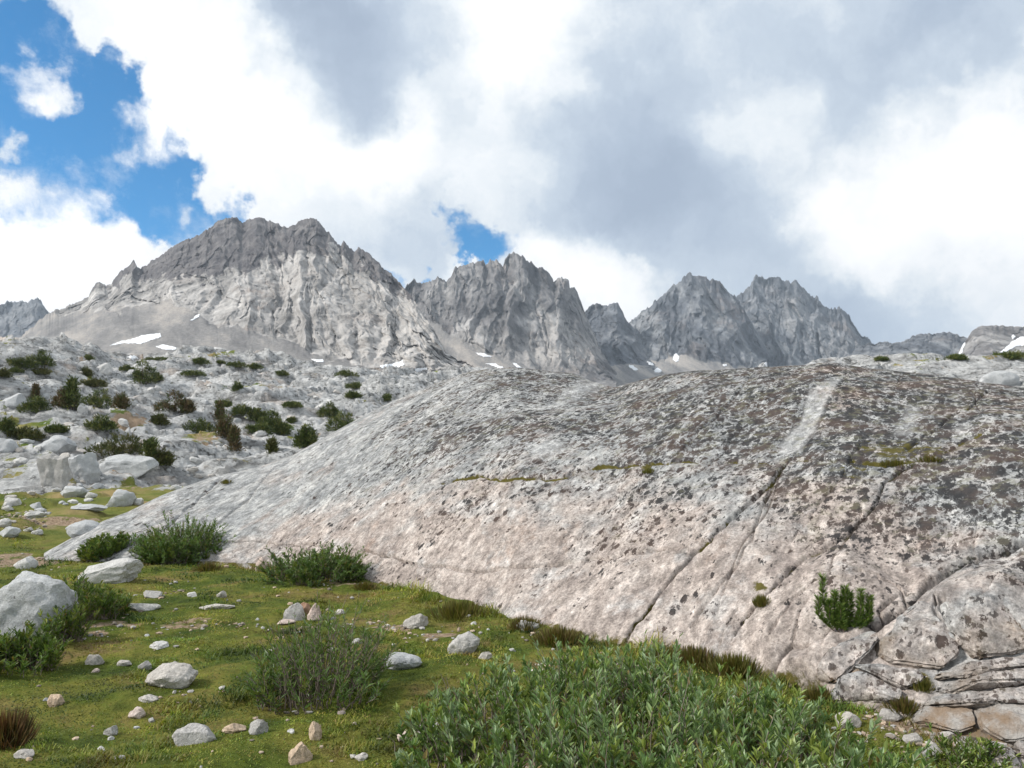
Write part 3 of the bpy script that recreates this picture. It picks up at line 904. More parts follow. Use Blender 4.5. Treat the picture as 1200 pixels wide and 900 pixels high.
# masks for the look of the rock
rust = np.where(inside(px + jx, py + jy, [(1070, 836), (1105, 841), (1150, 845), (1225, 843), (1225, 872), (1130, 870), (1072, 854)]), 1.0, 0.0)
rust = np.maximum(rust, 0.7 * ell(px + jx, py + jy, 1010, 800, 30, 8))
lowf = 1 - sstep(S, 0.08, 0.46)
pink = 1.0 * lowf * sstep(px, 150, 420) * (1 - 0.6 * sstep(px, 1040, 1100)) + 0.25 * sstep(px, 850, 1000) * (1 - sstep(py, 690, 760))
lich = 0.14 + 0.44 * sstep(S, 0.05, 0.32) * sstep(px, 330, 560) + 0.25 * sstep(S, 0.12, 0.55) * sstep(px - (py - 450) * -0.9, 480, 1000) + 0.30 * sstep(px, 830, 960) * sstep(S, .1, .35) + 0.08 * sstep(px, 420, 560) * sstep(S, 0.35, 0.7)
lich = lich + 0.12 * sstep(S, 0.75, 0.95) * sstep(px, 560, 760)
lich = lich + 0.30 * fbm(x / 1.6, y / 1.6, 4, 71)
lich = lich - 0.55 * np.where(inside(px, py, BLOCKS[1][0]), sstep(py, 690, 715), 0) - 0.35 * sstep(py, 735, 775)
pale = np.zeros_like(d)
for poly, s_ in [([(915, 535), (912, 520), (935, 490), (948, 462), (968, 448), (985, 446), (965, 480), (948, 510), (938, 532)], 1.0), ([(625, 545), (622, 530), (640, 522), (664, 524), (660, 540), (640, 547)], .8),
                 ([(572, 527), (580, 518), (600, 517), (598, 528)], .6), ([(1045, 510), (1062, 470), (1078, 470), (1070, 510)], .6), ([(690, 437), (720, 449), (750, 447), (700, 452), (640, 478), (660, 452)], .7),
                 ([(590, 612), (600, 592), (625, 600), (620, 618)], .5), ([(1120, 500), (1130, 492), (1140, 505), (1122, 512)], .5)]:
    ins = inside(px + jx, py + jy, poly)
    q = poly_dist(px + jx, py + jy, poly + [poly[0]])
    pale = np.maximum(pale, s_ * np.where(ins, np.clip(0.4 + q / 5, 0, 1), np.clip(0.4 - q / 5, 0, 1)))
moss = np.maximum(moss, 0.55 * np.exp(-(np.clip(S, 0, 1) / 0.012) ** 2))
for cx, cy, rx, ry, s_ in [(1050, 530, 45, 16, .55), (1020, 525, 30, 14, .45), (1090, 528, 35, 10, .5), (835, 520, 20, 8, .3), (760, 550, 10, 6, .8), (930, 600, 30, 25, .3), (1000, 560, 40, 20, .35), (900, 500, 50, 30, .2), (1140, 470, 40, 20, .3), (560, 440, 40, 6, .35), (890, 700, 10, 8, .8), (1080, 800, 14, 8, .9), (1085, 835, 30, 8, .5)]:
    moss = np.maximum(moss, s_ * ell(px + jx, py + jy, cx, cy, rx, ry))
SV = np.stack([x, y, z], -1).reshape(-1, 3)
sf = grid_faces(*T.shape, flip=True)
SLAB_R, SLAB_T = rr, T
slab = link('granite_outcrop', raw_mesh('granite_outcrop', SV, [sf], True, {'lichen': lich.ravel(), 'pink': pink.ravel(), 'moss': moss.ravel(), 'pale': pale.ravel(), 'crack': crack.ravel(), 'rust': rust.ravel()}), M_slab)
tag(slab, 'broad sloping whaleback of cracked grey and pinkish granite speckled with dark lichen', 'rock outcrop')
BVH_S = BVHTree.FromPolygons(SV.tolist(), sf.tolist())


def hit(px, py):
    """first ground or outcrop point under a pixel of the photograph"""
    d = Vector([float(v) for v in pxdir(px, py)]).normalized()
    o = Vector((0, 0, EYE))
    best = None
    for b in (BVH_T, BVH_S):
        h = b.ray_cast(o, d)
        if h[0] is not None and (best is None or h[3] < best[1]):
            best = (h[0], h[3], h[1])
    return best


def hit_t(px, py):
    d = Vector([float(v) for v in pxdir(px, py)]).normalized()
    h = BVH_T.ray_cast(Vector((0, 0, EYE)), d)
    return None if h[0] is None else (h[0], h[3], h[1])


# ------------------------------------------------------------------ mountains
BVH_M = []


def mountain(crest, Dc, base, Db, seed, mat, rib=1.0, jag=1.0, cap=None, talus=None, pale=None, pw=1.3, rows=190, step=0.9, ribw=55.0, back=500.0, isow=1.0, slope=600.0, teeth=1.0, teeth_from=-1e9):
    cp = np.array(crest, float)
    dc = (lambda p: np.interp(p, *zip(*Dc))) if not np.isscalar(Dc) else (lambda p: np.full(np.shape(p), float(Dc)))
    bp = np.array(base, float)
    n = int((cp[-1, 0] - cp[0, 0]) / step)
    pxs = np.linspace(cp[0, 0], cp[-1, 0], n)
    pys = np.interp(pxs, cp[:, 0], cp[:, 1]) + jag * (2.3 * fbm(pxs / 7, pxs * 0 + seed, 3, seed) + 2.6 * np.abs(gn2(pxs / 3.4, pxs * 0, seed + 3)) - 1.2)
    rt = np.random.default_rng(seed + 900)
    for p0 in np.arange(cp[0, 0], cp[-1, 0], 4.2):
        q0 = p0 + rt.uniform(-2, 2)
        amp = teeth * rt.uniform(0, 1) ** 2.2 * 5.5 * (1.0 if q0 > teeth_from else 0.12)
        l_, r_ = rt.uniform(0.8, 2.4), rt.uniform(0.8, 2.4)
        pys = np.minimum(pys, np.where(np.abs(pxs - q0) < 2.6, 0, 999) + np.interp(q0, cp[:, 0], cp[:, 1]) + 1.0 - amp + np.where(pxs < q0, (q0 - pxs) * l_, (pxs - q0) * r_) * (1 + 0.3 * rt.random()))
    def sm(a, k=70):
        kk = np.hanning(k); kk /= kk.sum()
        return np.convolve(np.pad(a, (k, k), mode='edge'), kk, 'same')[k:-k]
    c = at(pxs, pys, sm(dc(pxs)))
    bpy_ = sm(np.interp(pxs, bp[:, 0], bp[:, 1]))
    db = (lambda p: np.interp(p, *zip(*Db))) if not np.isscalar(Db) else (lambda p: np.full(np.shape(p), float(Db)))
    b0 = at(pxs, bpy_, sm(db(pxs)))
    cz = sm(c[2], 90)
    az = c[0] / c[1]
    t = np.concatenate([np.linspace(-0.5, 0, 12)[:-1], np.linspace(0, 1, rows)[:-1], np.linspace(1, 2, 40)])
    Tt = t[:, None]
    y = b0[1] + (c[1] - b0[1]) * Tt
    tc = np.clip(Tt, 0, 1)
    pwv = pw
    z = b0[2] + (cz - b0[2]) * tc ** pwv + (c[2] - cz) * tc ** 4
    # apron runs out forward, the back falls away
    z = np.where(Tt < 0, b0[2] + (b0[2] + 30) * Tt * 2, z)
    y = np.where(Tt > 1, c[1] + (Tt - 1) * back, y)
    z = np.where(Tt > 1, c[2] - (c[2] + 20) * (Tt - 1) ** 0.9, z)
    x = az * y
    ppx, ppy = project(x, y, z)
    rel = np.clip(Tt, 0, 2)
    lat = az * c[1] + 0 * Tt
    wv = 0.5 * ribw * fbm(lat / (ribw * 1.6), rel * 1.8 + seed, 3, seed + 5) + 1.6 * ribw * (1 - rel) * gn2(lat / (ribw * 3.2) + seed, 0 * rel, seed + 15)
    r0 = ridged((lat + wv) / (ribw * 1.9), rel * 0.7 + 0.2 * seed, 2, seed + 4) - 0.6
    r1 = ridged((lat + 1.3 * wv) / (ribw * 0.75), rel * 1.5 + 0.2 * seed, 2, seed + 6) - 0.6
    r2 = ridged((lat + 1.6 * wv) / (ribw * 0.30), rel * 3.4 + seed, 3, seed + 7) - 0.6
    iso = ridged(lat / 42 + rel * 2, rel * slope / 42, 5, seed + 16, 0.58) - 0.6
    r3 = fbm((lat + wv) / (ribw * 0.12), rel * 11 + seed, 4, seed + 8, 0.6)
    la2 = lat + 0.5 * wv + 0.12 * slope * rel
    fa = facets(la2 / 46, rel * slope / 300 + 0.003 * lat, seed + 50)
    fb = facets((lat - 0.12 * slope * rel + 0.3 * wv) / 20, rel * slope / 120, seed + 51)
    fc_ = facets((lat + 0.1 * slope * rel) / 8, rel * slope / 34, seed + 52)
    tal = np.zeros_like(ppx)
    if talus is not None:
        tp = np.array(talus, float)
        tal = sstep(ppy + 5 * fbm(ppx / 18, ppy / 18, 3, seed + 9) - np.interp(ppx, tp[:, 0], tp[:, 1]), -6, 8)
    k = (1 - 0.88 * tal) * np.clip(rel * 4, 0.15, 1) * (1 - 0.97 * np.exp(-((rel - 1) / 0.035) ** 2)) * np.where(rel > 1, np.exp(-(rel - 1) * 3), 1)
    disp = rib * k * (54 * r0 + 22 * r1 + 6 * r2 + 6 * isow * iso + 1.5 * r3 + 11 * fa + 9 * fb + 3.5 * fc_) * (ribw / 55.0)
    # push rock out towards the valley
    y2 = y - disp * 0.95
    z2 = EYE + (z - EYE) * y2 / y + disp * 0.05
    x2 = az * y2 + rib * k * 5 * fbm(rel * 9 + seed, lat / 40, 3, seed + 12)
    capm = np.zeros_like(ppx)
    if cap is not None:
        kp = np.array(cap, float)
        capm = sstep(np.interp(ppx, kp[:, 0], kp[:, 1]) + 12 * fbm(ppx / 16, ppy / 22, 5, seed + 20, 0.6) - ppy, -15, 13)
    pl = np.zeros_like(ppx)
    for cx, cy, rx, ry, s_ in (pale or []):
        pl = np.maximum(pl, s_ * ell(ppx + 8 * fbm(ppx / 20, ppy / 20, 2, 7), ppy + 8 * fbm(ppx / 20, ppy / 20, 2, 8), cx, cy, rx, ry))
    V = np.stack([x2, y2, z2], -1).reshape(-1, 3)
    f = grid_faces(*x2.shape, flip=True)
    o = tag(link('mountain', raw_mesh('mountain', V, [f], True, {'cap': capm.ravel(), 'talus': tal.ravel(), 'pale': pl.ravel()}), mat), kind='structure')
    BVH_M.append(BVHTree.FromPolygons(V.tolist(), f.tolist()))
    return o


M_massif = mountain_material('massif rock', (0.185, 0.178, 0.172), (0.29, 0.278, 0.267), (0.405, 0.39, 0.375), 1.0, 0.45)
M_ridge = mountain_material('ridge rock', (0.085, 0.082, 0.084), (0.155, 0.15, 0.150), (0.265, 0.257, 0.252), 0.8, 0.4)
M_peak = mountain_material('haze-tinted far peak rock', (0.058, 0.064, 0.076), (0.102, 0.110, 0.124), (0.19, 0.196, 0.206), 0.6, 0.25)  # distance haze mixed into the far peaks' rock tones as blue

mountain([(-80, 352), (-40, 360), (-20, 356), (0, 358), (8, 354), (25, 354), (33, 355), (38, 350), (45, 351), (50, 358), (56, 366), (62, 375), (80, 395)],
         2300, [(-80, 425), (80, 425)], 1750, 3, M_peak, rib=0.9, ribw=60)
massif = [(20, 398), (42, 380), (58, 366), (65, 364), (75, 361), (85, 356), (95, 353), (104, 348), (107, 340), (112, 333), (117, 332), (124, 335), (130, 333), (136, 325), (142, 318), (150, 313), (155, 308), (157, 307), (160, 313),
          (165, 315), (175, 308), (190, 299), (205, 288), (214, 283), (225, 280), (238, 273), (250, 264), (257, 259), (268, 255), (278, 256), (284, 261), (292, 258), (305, 255), (312, 258), (320, 261), (330, 266), (337, 267),
          (345, 264), (352, 259), (362, 256), (370, 257), (378, 266), (388, 277), (395, 285), (400, 288), (403, 283), (408, 289), (415, 295), (420, 291), (430, 296), (437, 301), (445, 311), (455, 319), (462, 326), (470, 333),
          (477, 342), (488, 358), (498, 372), (508, 388), (514, 400), (520, 412), (540, 424), (580, 436), (640, 446)]
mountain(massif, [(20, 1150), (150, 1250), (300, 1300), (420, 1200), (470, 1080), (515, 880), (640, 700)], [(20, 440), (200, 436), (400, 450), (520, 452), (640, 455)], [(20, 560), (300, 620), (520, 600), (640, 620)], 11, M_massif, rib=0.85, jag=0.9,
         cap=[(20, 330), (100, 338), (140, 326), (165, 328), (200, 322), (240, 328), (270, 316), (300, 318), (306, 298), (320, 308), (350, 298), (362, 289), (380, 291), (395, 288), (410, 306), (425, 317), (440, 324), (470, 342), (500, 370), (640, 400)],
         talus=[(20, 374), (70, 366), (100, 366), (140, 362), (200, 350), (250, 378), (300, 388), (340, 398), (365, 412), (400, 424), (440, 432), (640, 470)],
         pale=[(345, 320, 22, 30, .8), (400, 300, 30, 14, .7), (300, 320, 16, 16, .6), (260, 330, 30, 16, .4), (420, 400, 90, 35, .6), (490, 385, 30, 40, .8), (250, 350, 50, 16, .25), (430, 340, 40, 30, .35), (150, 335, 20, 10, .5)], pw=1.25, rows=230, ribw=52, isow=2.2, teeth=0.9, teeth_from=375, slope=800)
mountain([(455, 352), (470, 345), (476, 336), (482, 330), (485, 328), (490, 333), (496, 332), (503, 330), (510, 330), (513, 323), (518, 328), (523, 331), (528, 326), (533, 316), (540, 312), (547, 311), (553, 309), (558, 308), (565, 307), (570, 311),
          (575, 306), (580, 306), (585, 310), (589, 313), (592, 304), (596, 299), (602, 296), (608, 299), (615, 304), (622, 309), (630, 314), (636, 315), (642, 319), (646, 325), (648, 331), (655, 328), (662, 326), (666, 331), (668, 337),
          (673, 337), (677, 345), (681, 355), (684, 364), (690, 378), (697, 395), (704, 410), (712, 425), (722, 440)], 1850, [(455, 452), (560, 448), (722, 450)], 1380, 23, M_ridge, rib=1.15, jag=1.0,
         talus=[(455, 360), (500, 372), (520, 385), (545, 402), (575, 414), (600, 420), (630, 436), (722, 470)],
         pale=[(640, 415, 60, 22, .7), (580, 402, 50, 12, .45), (660, 400, 25, 30, .5), (690, 410, 16, 26, .5)], pw=1.15, ribw=52)
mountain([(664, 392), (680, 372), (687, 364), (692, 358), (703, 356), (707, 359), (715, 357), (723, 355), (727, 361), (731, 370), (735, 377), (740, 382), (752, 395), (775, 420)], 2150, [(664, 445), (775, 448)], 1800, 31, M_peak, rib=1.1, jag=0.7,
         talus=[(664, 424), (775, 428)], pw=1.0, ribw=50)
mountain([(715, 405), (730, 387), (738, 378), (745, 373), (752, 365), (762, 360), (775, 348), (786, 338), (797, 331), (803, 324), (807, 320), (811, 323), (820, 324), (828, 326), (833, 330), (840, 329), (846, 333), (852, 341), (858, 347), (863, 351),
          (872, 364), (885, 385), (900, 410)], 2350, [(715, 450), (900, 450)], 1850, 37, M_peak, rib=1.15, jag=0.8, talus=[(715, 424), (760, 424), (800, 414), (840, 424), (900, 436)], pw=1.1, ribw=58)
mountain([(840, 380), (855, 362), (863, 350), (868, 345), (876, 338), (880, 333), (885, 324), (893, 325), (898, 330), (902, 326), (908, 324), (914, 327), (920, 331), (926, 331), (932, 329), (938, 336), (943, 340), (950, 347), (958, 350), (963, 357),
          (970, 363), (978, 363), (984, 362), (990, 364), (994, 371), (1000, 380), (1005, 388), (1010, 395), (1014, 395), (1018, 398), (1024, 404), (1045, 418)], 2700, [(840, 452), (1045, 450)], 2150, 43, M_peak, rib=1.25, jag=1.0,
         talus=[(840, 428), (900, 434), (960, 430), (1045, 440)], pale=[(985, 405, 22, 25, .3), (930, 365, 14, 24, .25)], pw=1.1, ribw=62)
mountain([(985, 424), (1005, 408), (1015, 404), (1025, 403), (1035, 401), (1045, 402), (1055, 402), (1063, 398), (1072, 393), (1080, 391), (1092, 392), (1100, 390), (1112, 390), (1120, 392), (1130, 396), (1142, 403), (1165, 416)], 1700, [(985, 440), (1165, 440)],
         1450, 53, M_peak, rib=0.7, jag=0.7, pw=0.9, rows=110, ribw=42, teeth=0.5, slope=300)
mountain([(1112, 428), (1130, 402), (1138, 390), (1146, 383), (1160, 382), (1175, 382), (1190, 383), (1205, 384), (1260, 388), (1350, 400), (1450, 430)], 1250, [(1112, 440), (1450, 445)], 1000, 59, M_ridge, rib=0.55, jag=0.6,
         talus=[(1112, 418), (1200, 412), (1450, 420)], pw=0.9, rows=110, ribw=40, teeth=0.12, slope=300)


def hit_m(px, py):
    d = Vector([float(v) for v in pxdir(px, py)]).normalized()
    best = None
    for b in BVH_M + [BVH_T]:
        h = b.ray_cast(Vector((0, 0, EYE)), d)
        if h[0] is not None and (best is None or h[3] < best[1]):
            best = (h[0], h[3], h[1])
    return best


# ------------------------------------------------------------------ snow patches lying on the mountains
def snow(poly, label, thick=1.2):
    xs_, ys_ = zip(*poly)
    st = 0.6
    nx, ny = int((max(xs_) - min(xs_) + 4) / st), int((max(ys_) - min(ys_) + 4) / st)
    gx, gy = np.meshgrid(min(xs_) - 2 + np.arange(nx) * st, min(ys_) - 2 + np.arange(ny) * st)
    ins = inside(gx + 0.9 * fbm(gx / 4, gy / 3, 2, 5), gy + 0.5 * fbm(gx / 4, gy / 3, 2, 6), poly)
    hits = {}
    for j in range(ny):
        for i in range(nx):
            if ins[j, i]:
                h = hit_m(gx[j, i], gy[j, i])
                if h:
                    hits[(j, i)] = h
    if len(hits) < 3:
        return
    med = np.median([h[1] for h in hits.values()])
    hits = {k: h for k, h in hits.items() if abs(h[1] - med) < 0.15 * med}
    D_ = np.full((ny, nx), np.nan)
    for k, h in hits.items():
        D_[k] = h[1]
    D0 = np.where(np.isnan(D_), med, D_)
    for _ in range(3):
        pad = np.pad(D_, 1, constant_values=np.nan)
        st9 = np.stack([pad[a:a + ny, b:b + nx] for a in range(3) for b in range(3)])
        with np.errstate(all='ignore'):
            avg = np.nanmean(st9, 0)
        D_ = np.where(np.isnan(D_), np.nan, np.minimum(D_, avg))
    bm = bmesh.new()
    top, bot = {}, {}
    o = Vector((0, 0, EYE))
    for k, h in hits.items():
        u = (h[0] - o).normalized()
        p = o + u * (D_[k] - 2.0 * thick)
        top[k] = bm.verts.new(p + Vector((0, 0, 0.3 * thick)))
        bot[k] = bm.verts.new(p + Vector((0, 6 * thick, -2 * thick)))
    edge = {}
    for (j, i) in hits:
        q = [(j, i), (j, i + 1), (j + 1, i + 1), (j + 1, i)]
        if all(k in hits for k in q):
            bm.faces.new([top[k] for k in q]); bm.faces.new([bot[k] for k in reversed(q)])
            for a, b in zip(q, q[1:] + q[:1]):
                if (b, a) in edge:
                    del edge[(b, a)]
                else:
                    edge[(a, b)] = 1
    for a, b in edge:
        bm.faces.new([top[b], top[a], bot[a], bot[b]])
    for v in [v for v in bm.verts if not v.link_faces]:
        bm.verts.remove(v)
    bmesh.ops.recalc_face_normals(bm, faces=bm.faces)
    me = bpy.data.meshes.new('snow_patch')
    bm.to_mesh(me); bm.free()
    for p in me.polygons:
        p.use_smooth = True
    tag(link('snow_patch', me, M_snow), label, 'snow patch', 'old snow patches on the mountains')


for poly, lab in [
    ([(126, 406), (140, 400), (152, 398), (166, 393), (188, 390), (189, 395), (164, 403.5), (146, 402.5)], 'long white snow patch slanting across the foot of the big left mountain, the largest there'),
    ([(181, 406), (192, 403.5), (205, 406.5), (216, 409), (212, 411), (190, 409.5)], 'flat white snow patch just right of the long slanting one on the left mountain'),
    ([(222, 376), (230, 369), (235, 367.5), (233, 372), (225, 376.5)], 'small slanted sliver of snow halfway up the scree of the big left mountain'),
    ([(363, 420.5), (378, 421), (380, 425), (368, 424.5)], 'tiny snow patch low in the middle of the big left mountain, above the hillside shrubs'),
    ([(444, 428), (460, 426), (472, 422), (474, 428), (462, 432.5), (448, 432)], 'white snow patch under the pale cliffs at the right foot of the big left mountain'),
    ([(484, 432), (500, 430.5), (502, 433.5), (488, 435)], 'thin snow strip at the right foot of the left mountain, just above the outcrop'),
    ([(556, 413), (567, 413.5), (578, 418), (570, 419), (560, 416.5)], 'upper of the thin snow streaks in the grey scree bowl between two mountains'),
    ([(565, 425.5), (580, 425.5), (592, 431.5), (585, 432), (575, 428.5)], 'lower left snow streak in the scree bowl between two mountains'),
    ([(600, 425), (606, 426), (613, 431.5), (605, 431)], 'short snow streak just over the brown top of the outcrop'),
    ([(736, 427), (742, 428), (749, 433), (745, 435), (738, 431)], 'small snow patch at the foot of the notch between middle and right mountains'),
    ([(758, 423), (766, 425), (768, 429), (760, 428)], 'small snow dab on the scree a little left of the upright oval patch'),
    ([(766, 434), (771, 430), (776, 435), (774, 437), (767, 437)], 'snow dab directly above the dark crest, below the upright oval patch'),
    ([(789, 416), (792, 413), (796, 417), (796, 423), (792, 425), (788, 421)], 'upright oval snow patch on the scree below the round right peak'),
    ([(846, 427), (851, 426), (854, 429), (848, 430)], 'tiny snow speck at the foot of the gully between the two right peaks'),
    ([(893, 431), (898, 426), (901, 427), (905, 432), (895, 433)], 'snow patch touching the outcrop crest below the jagged right peak'),
    ([(1130, 396), (1134, 396), (1130, 406), (1128, 412), (1125, 418), (1123, 417), (1127, 407)], 'narrow snow gully falling beside the flat topped cliff at far right'),
    ([(1165, 417), (1178, 408), (1186, 400), (1195, 395), (1208, 393), (1208, 404), (1192, 406), (1180, 412)], 'broad snow ramp on the flat topped cliff at far right'),
    ([(1185, 394), (1188, 391), (1190, 395), (1187, 398)], 'tiny snow spot above the broad ramp on the flat topped cliff'),
    ([(147, 419), (153, 416.5), (161, 417.5), (158, 421)], 'little snow patch on the pale hillside crest below the left mountain'),
]:
    snow(poly, lab, 0.7 if lab[:6] != 'little' else 0.15)

# ------------------------------------------------------------------ rocks
_ICO = {}


def ico(sub):
    if sub not in _ICO:
        bm = bmesh.new()
        bmesh.ops.create_icosphere(bm, subdivisions=sub, radius=1.0)
        bm.verts.ensure_lookup_table()
        _ICO[sub] = (np.array([v.co[:] for v in bm.verts]), np.array([[v.index for v in f.verts] for f in bm.faces]))
        bm.free()
    return _ICO[sub]


def rock_mesh(seed, dims, cuts=9, ang=0.8, sub=4, rough=1.0, boxy=0.0):
    rng = np.random.default_rng(seed)
    v, f = ico(sub)
    v = v.copy()
    if boxy:
        m = np.abs(v).max(1, keepdims=True)
        v = v * (1 - boxy) + boxy * v / m * 0.8
    v *= 1 + 0.22 * gn3(v[:, 0] * 1.1 + seed % 91, v[:, 1] * 1.1, v[:, 2] * 1.1, seed)[:, None]
    for _ in range(cuts):
        n = rng.normal(size=3); n /= np.linalg.norm(n)
        dd = rng.uniform(0.55, 0.9)
        e = v @ n - dd
        v = v - np.maximum(e, 0)[:, None] * n * ang
    r = np.linalg.norm(v, axis=1, keepdims=True)
    nn = v / (r + 1e-9)
    q = 3.0
    v = v + nn * rough * (0.085 * gn3(v[:, 0] * q, v[:, 1] * q, v[:, 2] * q, seed + 1) + 0.035 * gn3(v[:, 0] * 7, v[:, 1] * 7, v[:, 2] * 7, seed + 2) + 0.02 * gn3(v[:, 0] * 16, v[:, 1] * 16, v[:, 2] * 16, seed + 3))[:, None]
    v = v / (np.abs(v).max(0) + 1e-9) * np.array(dims) * 0.5
    me = raw_mesh('rock', v, [f], True)
    me.set_sharp_from_angle(angle=R(24))
    return me


def put_rock(px, py, w, h, mat, label, seed, name='stone', group=None, cuts=13, ang=0.95, depth=1.0, rot=None, tilt=0.0, sub=4, sink=0.34, cat=None, boxy=0.0, on=None, rough=1.0):
    """a rock whose foot shows at the pixel (px, py), w and h pixels large at its own distance"""
    hh = (on or hit_t)(px, py)
    if hh is None:
        return None
    p, dist = hh[0], hh[1]
    k = p.y / F
    W_, H_ = w * k, h * k
    Dp = max(W_ * 0.75, H_) * depth
    full = H_ / (1 - sink) * 1.02
    me = rock_mesh(seed, (W_, Dp, full), cuts, ang, sub, rough, boxy)
    o = link(name, me, mat)
    o.location = (p.x, p.y + Dp * 0.45, p.z + full * (0.5 - sink))
    rz = 0.0 if rot is None else rot
    o.rotation_euler = (0, R(tilt), R(rz))
    tag(o, label, cat or ('boulder' if name == 'boulder' else 'stone'), group)
    return o


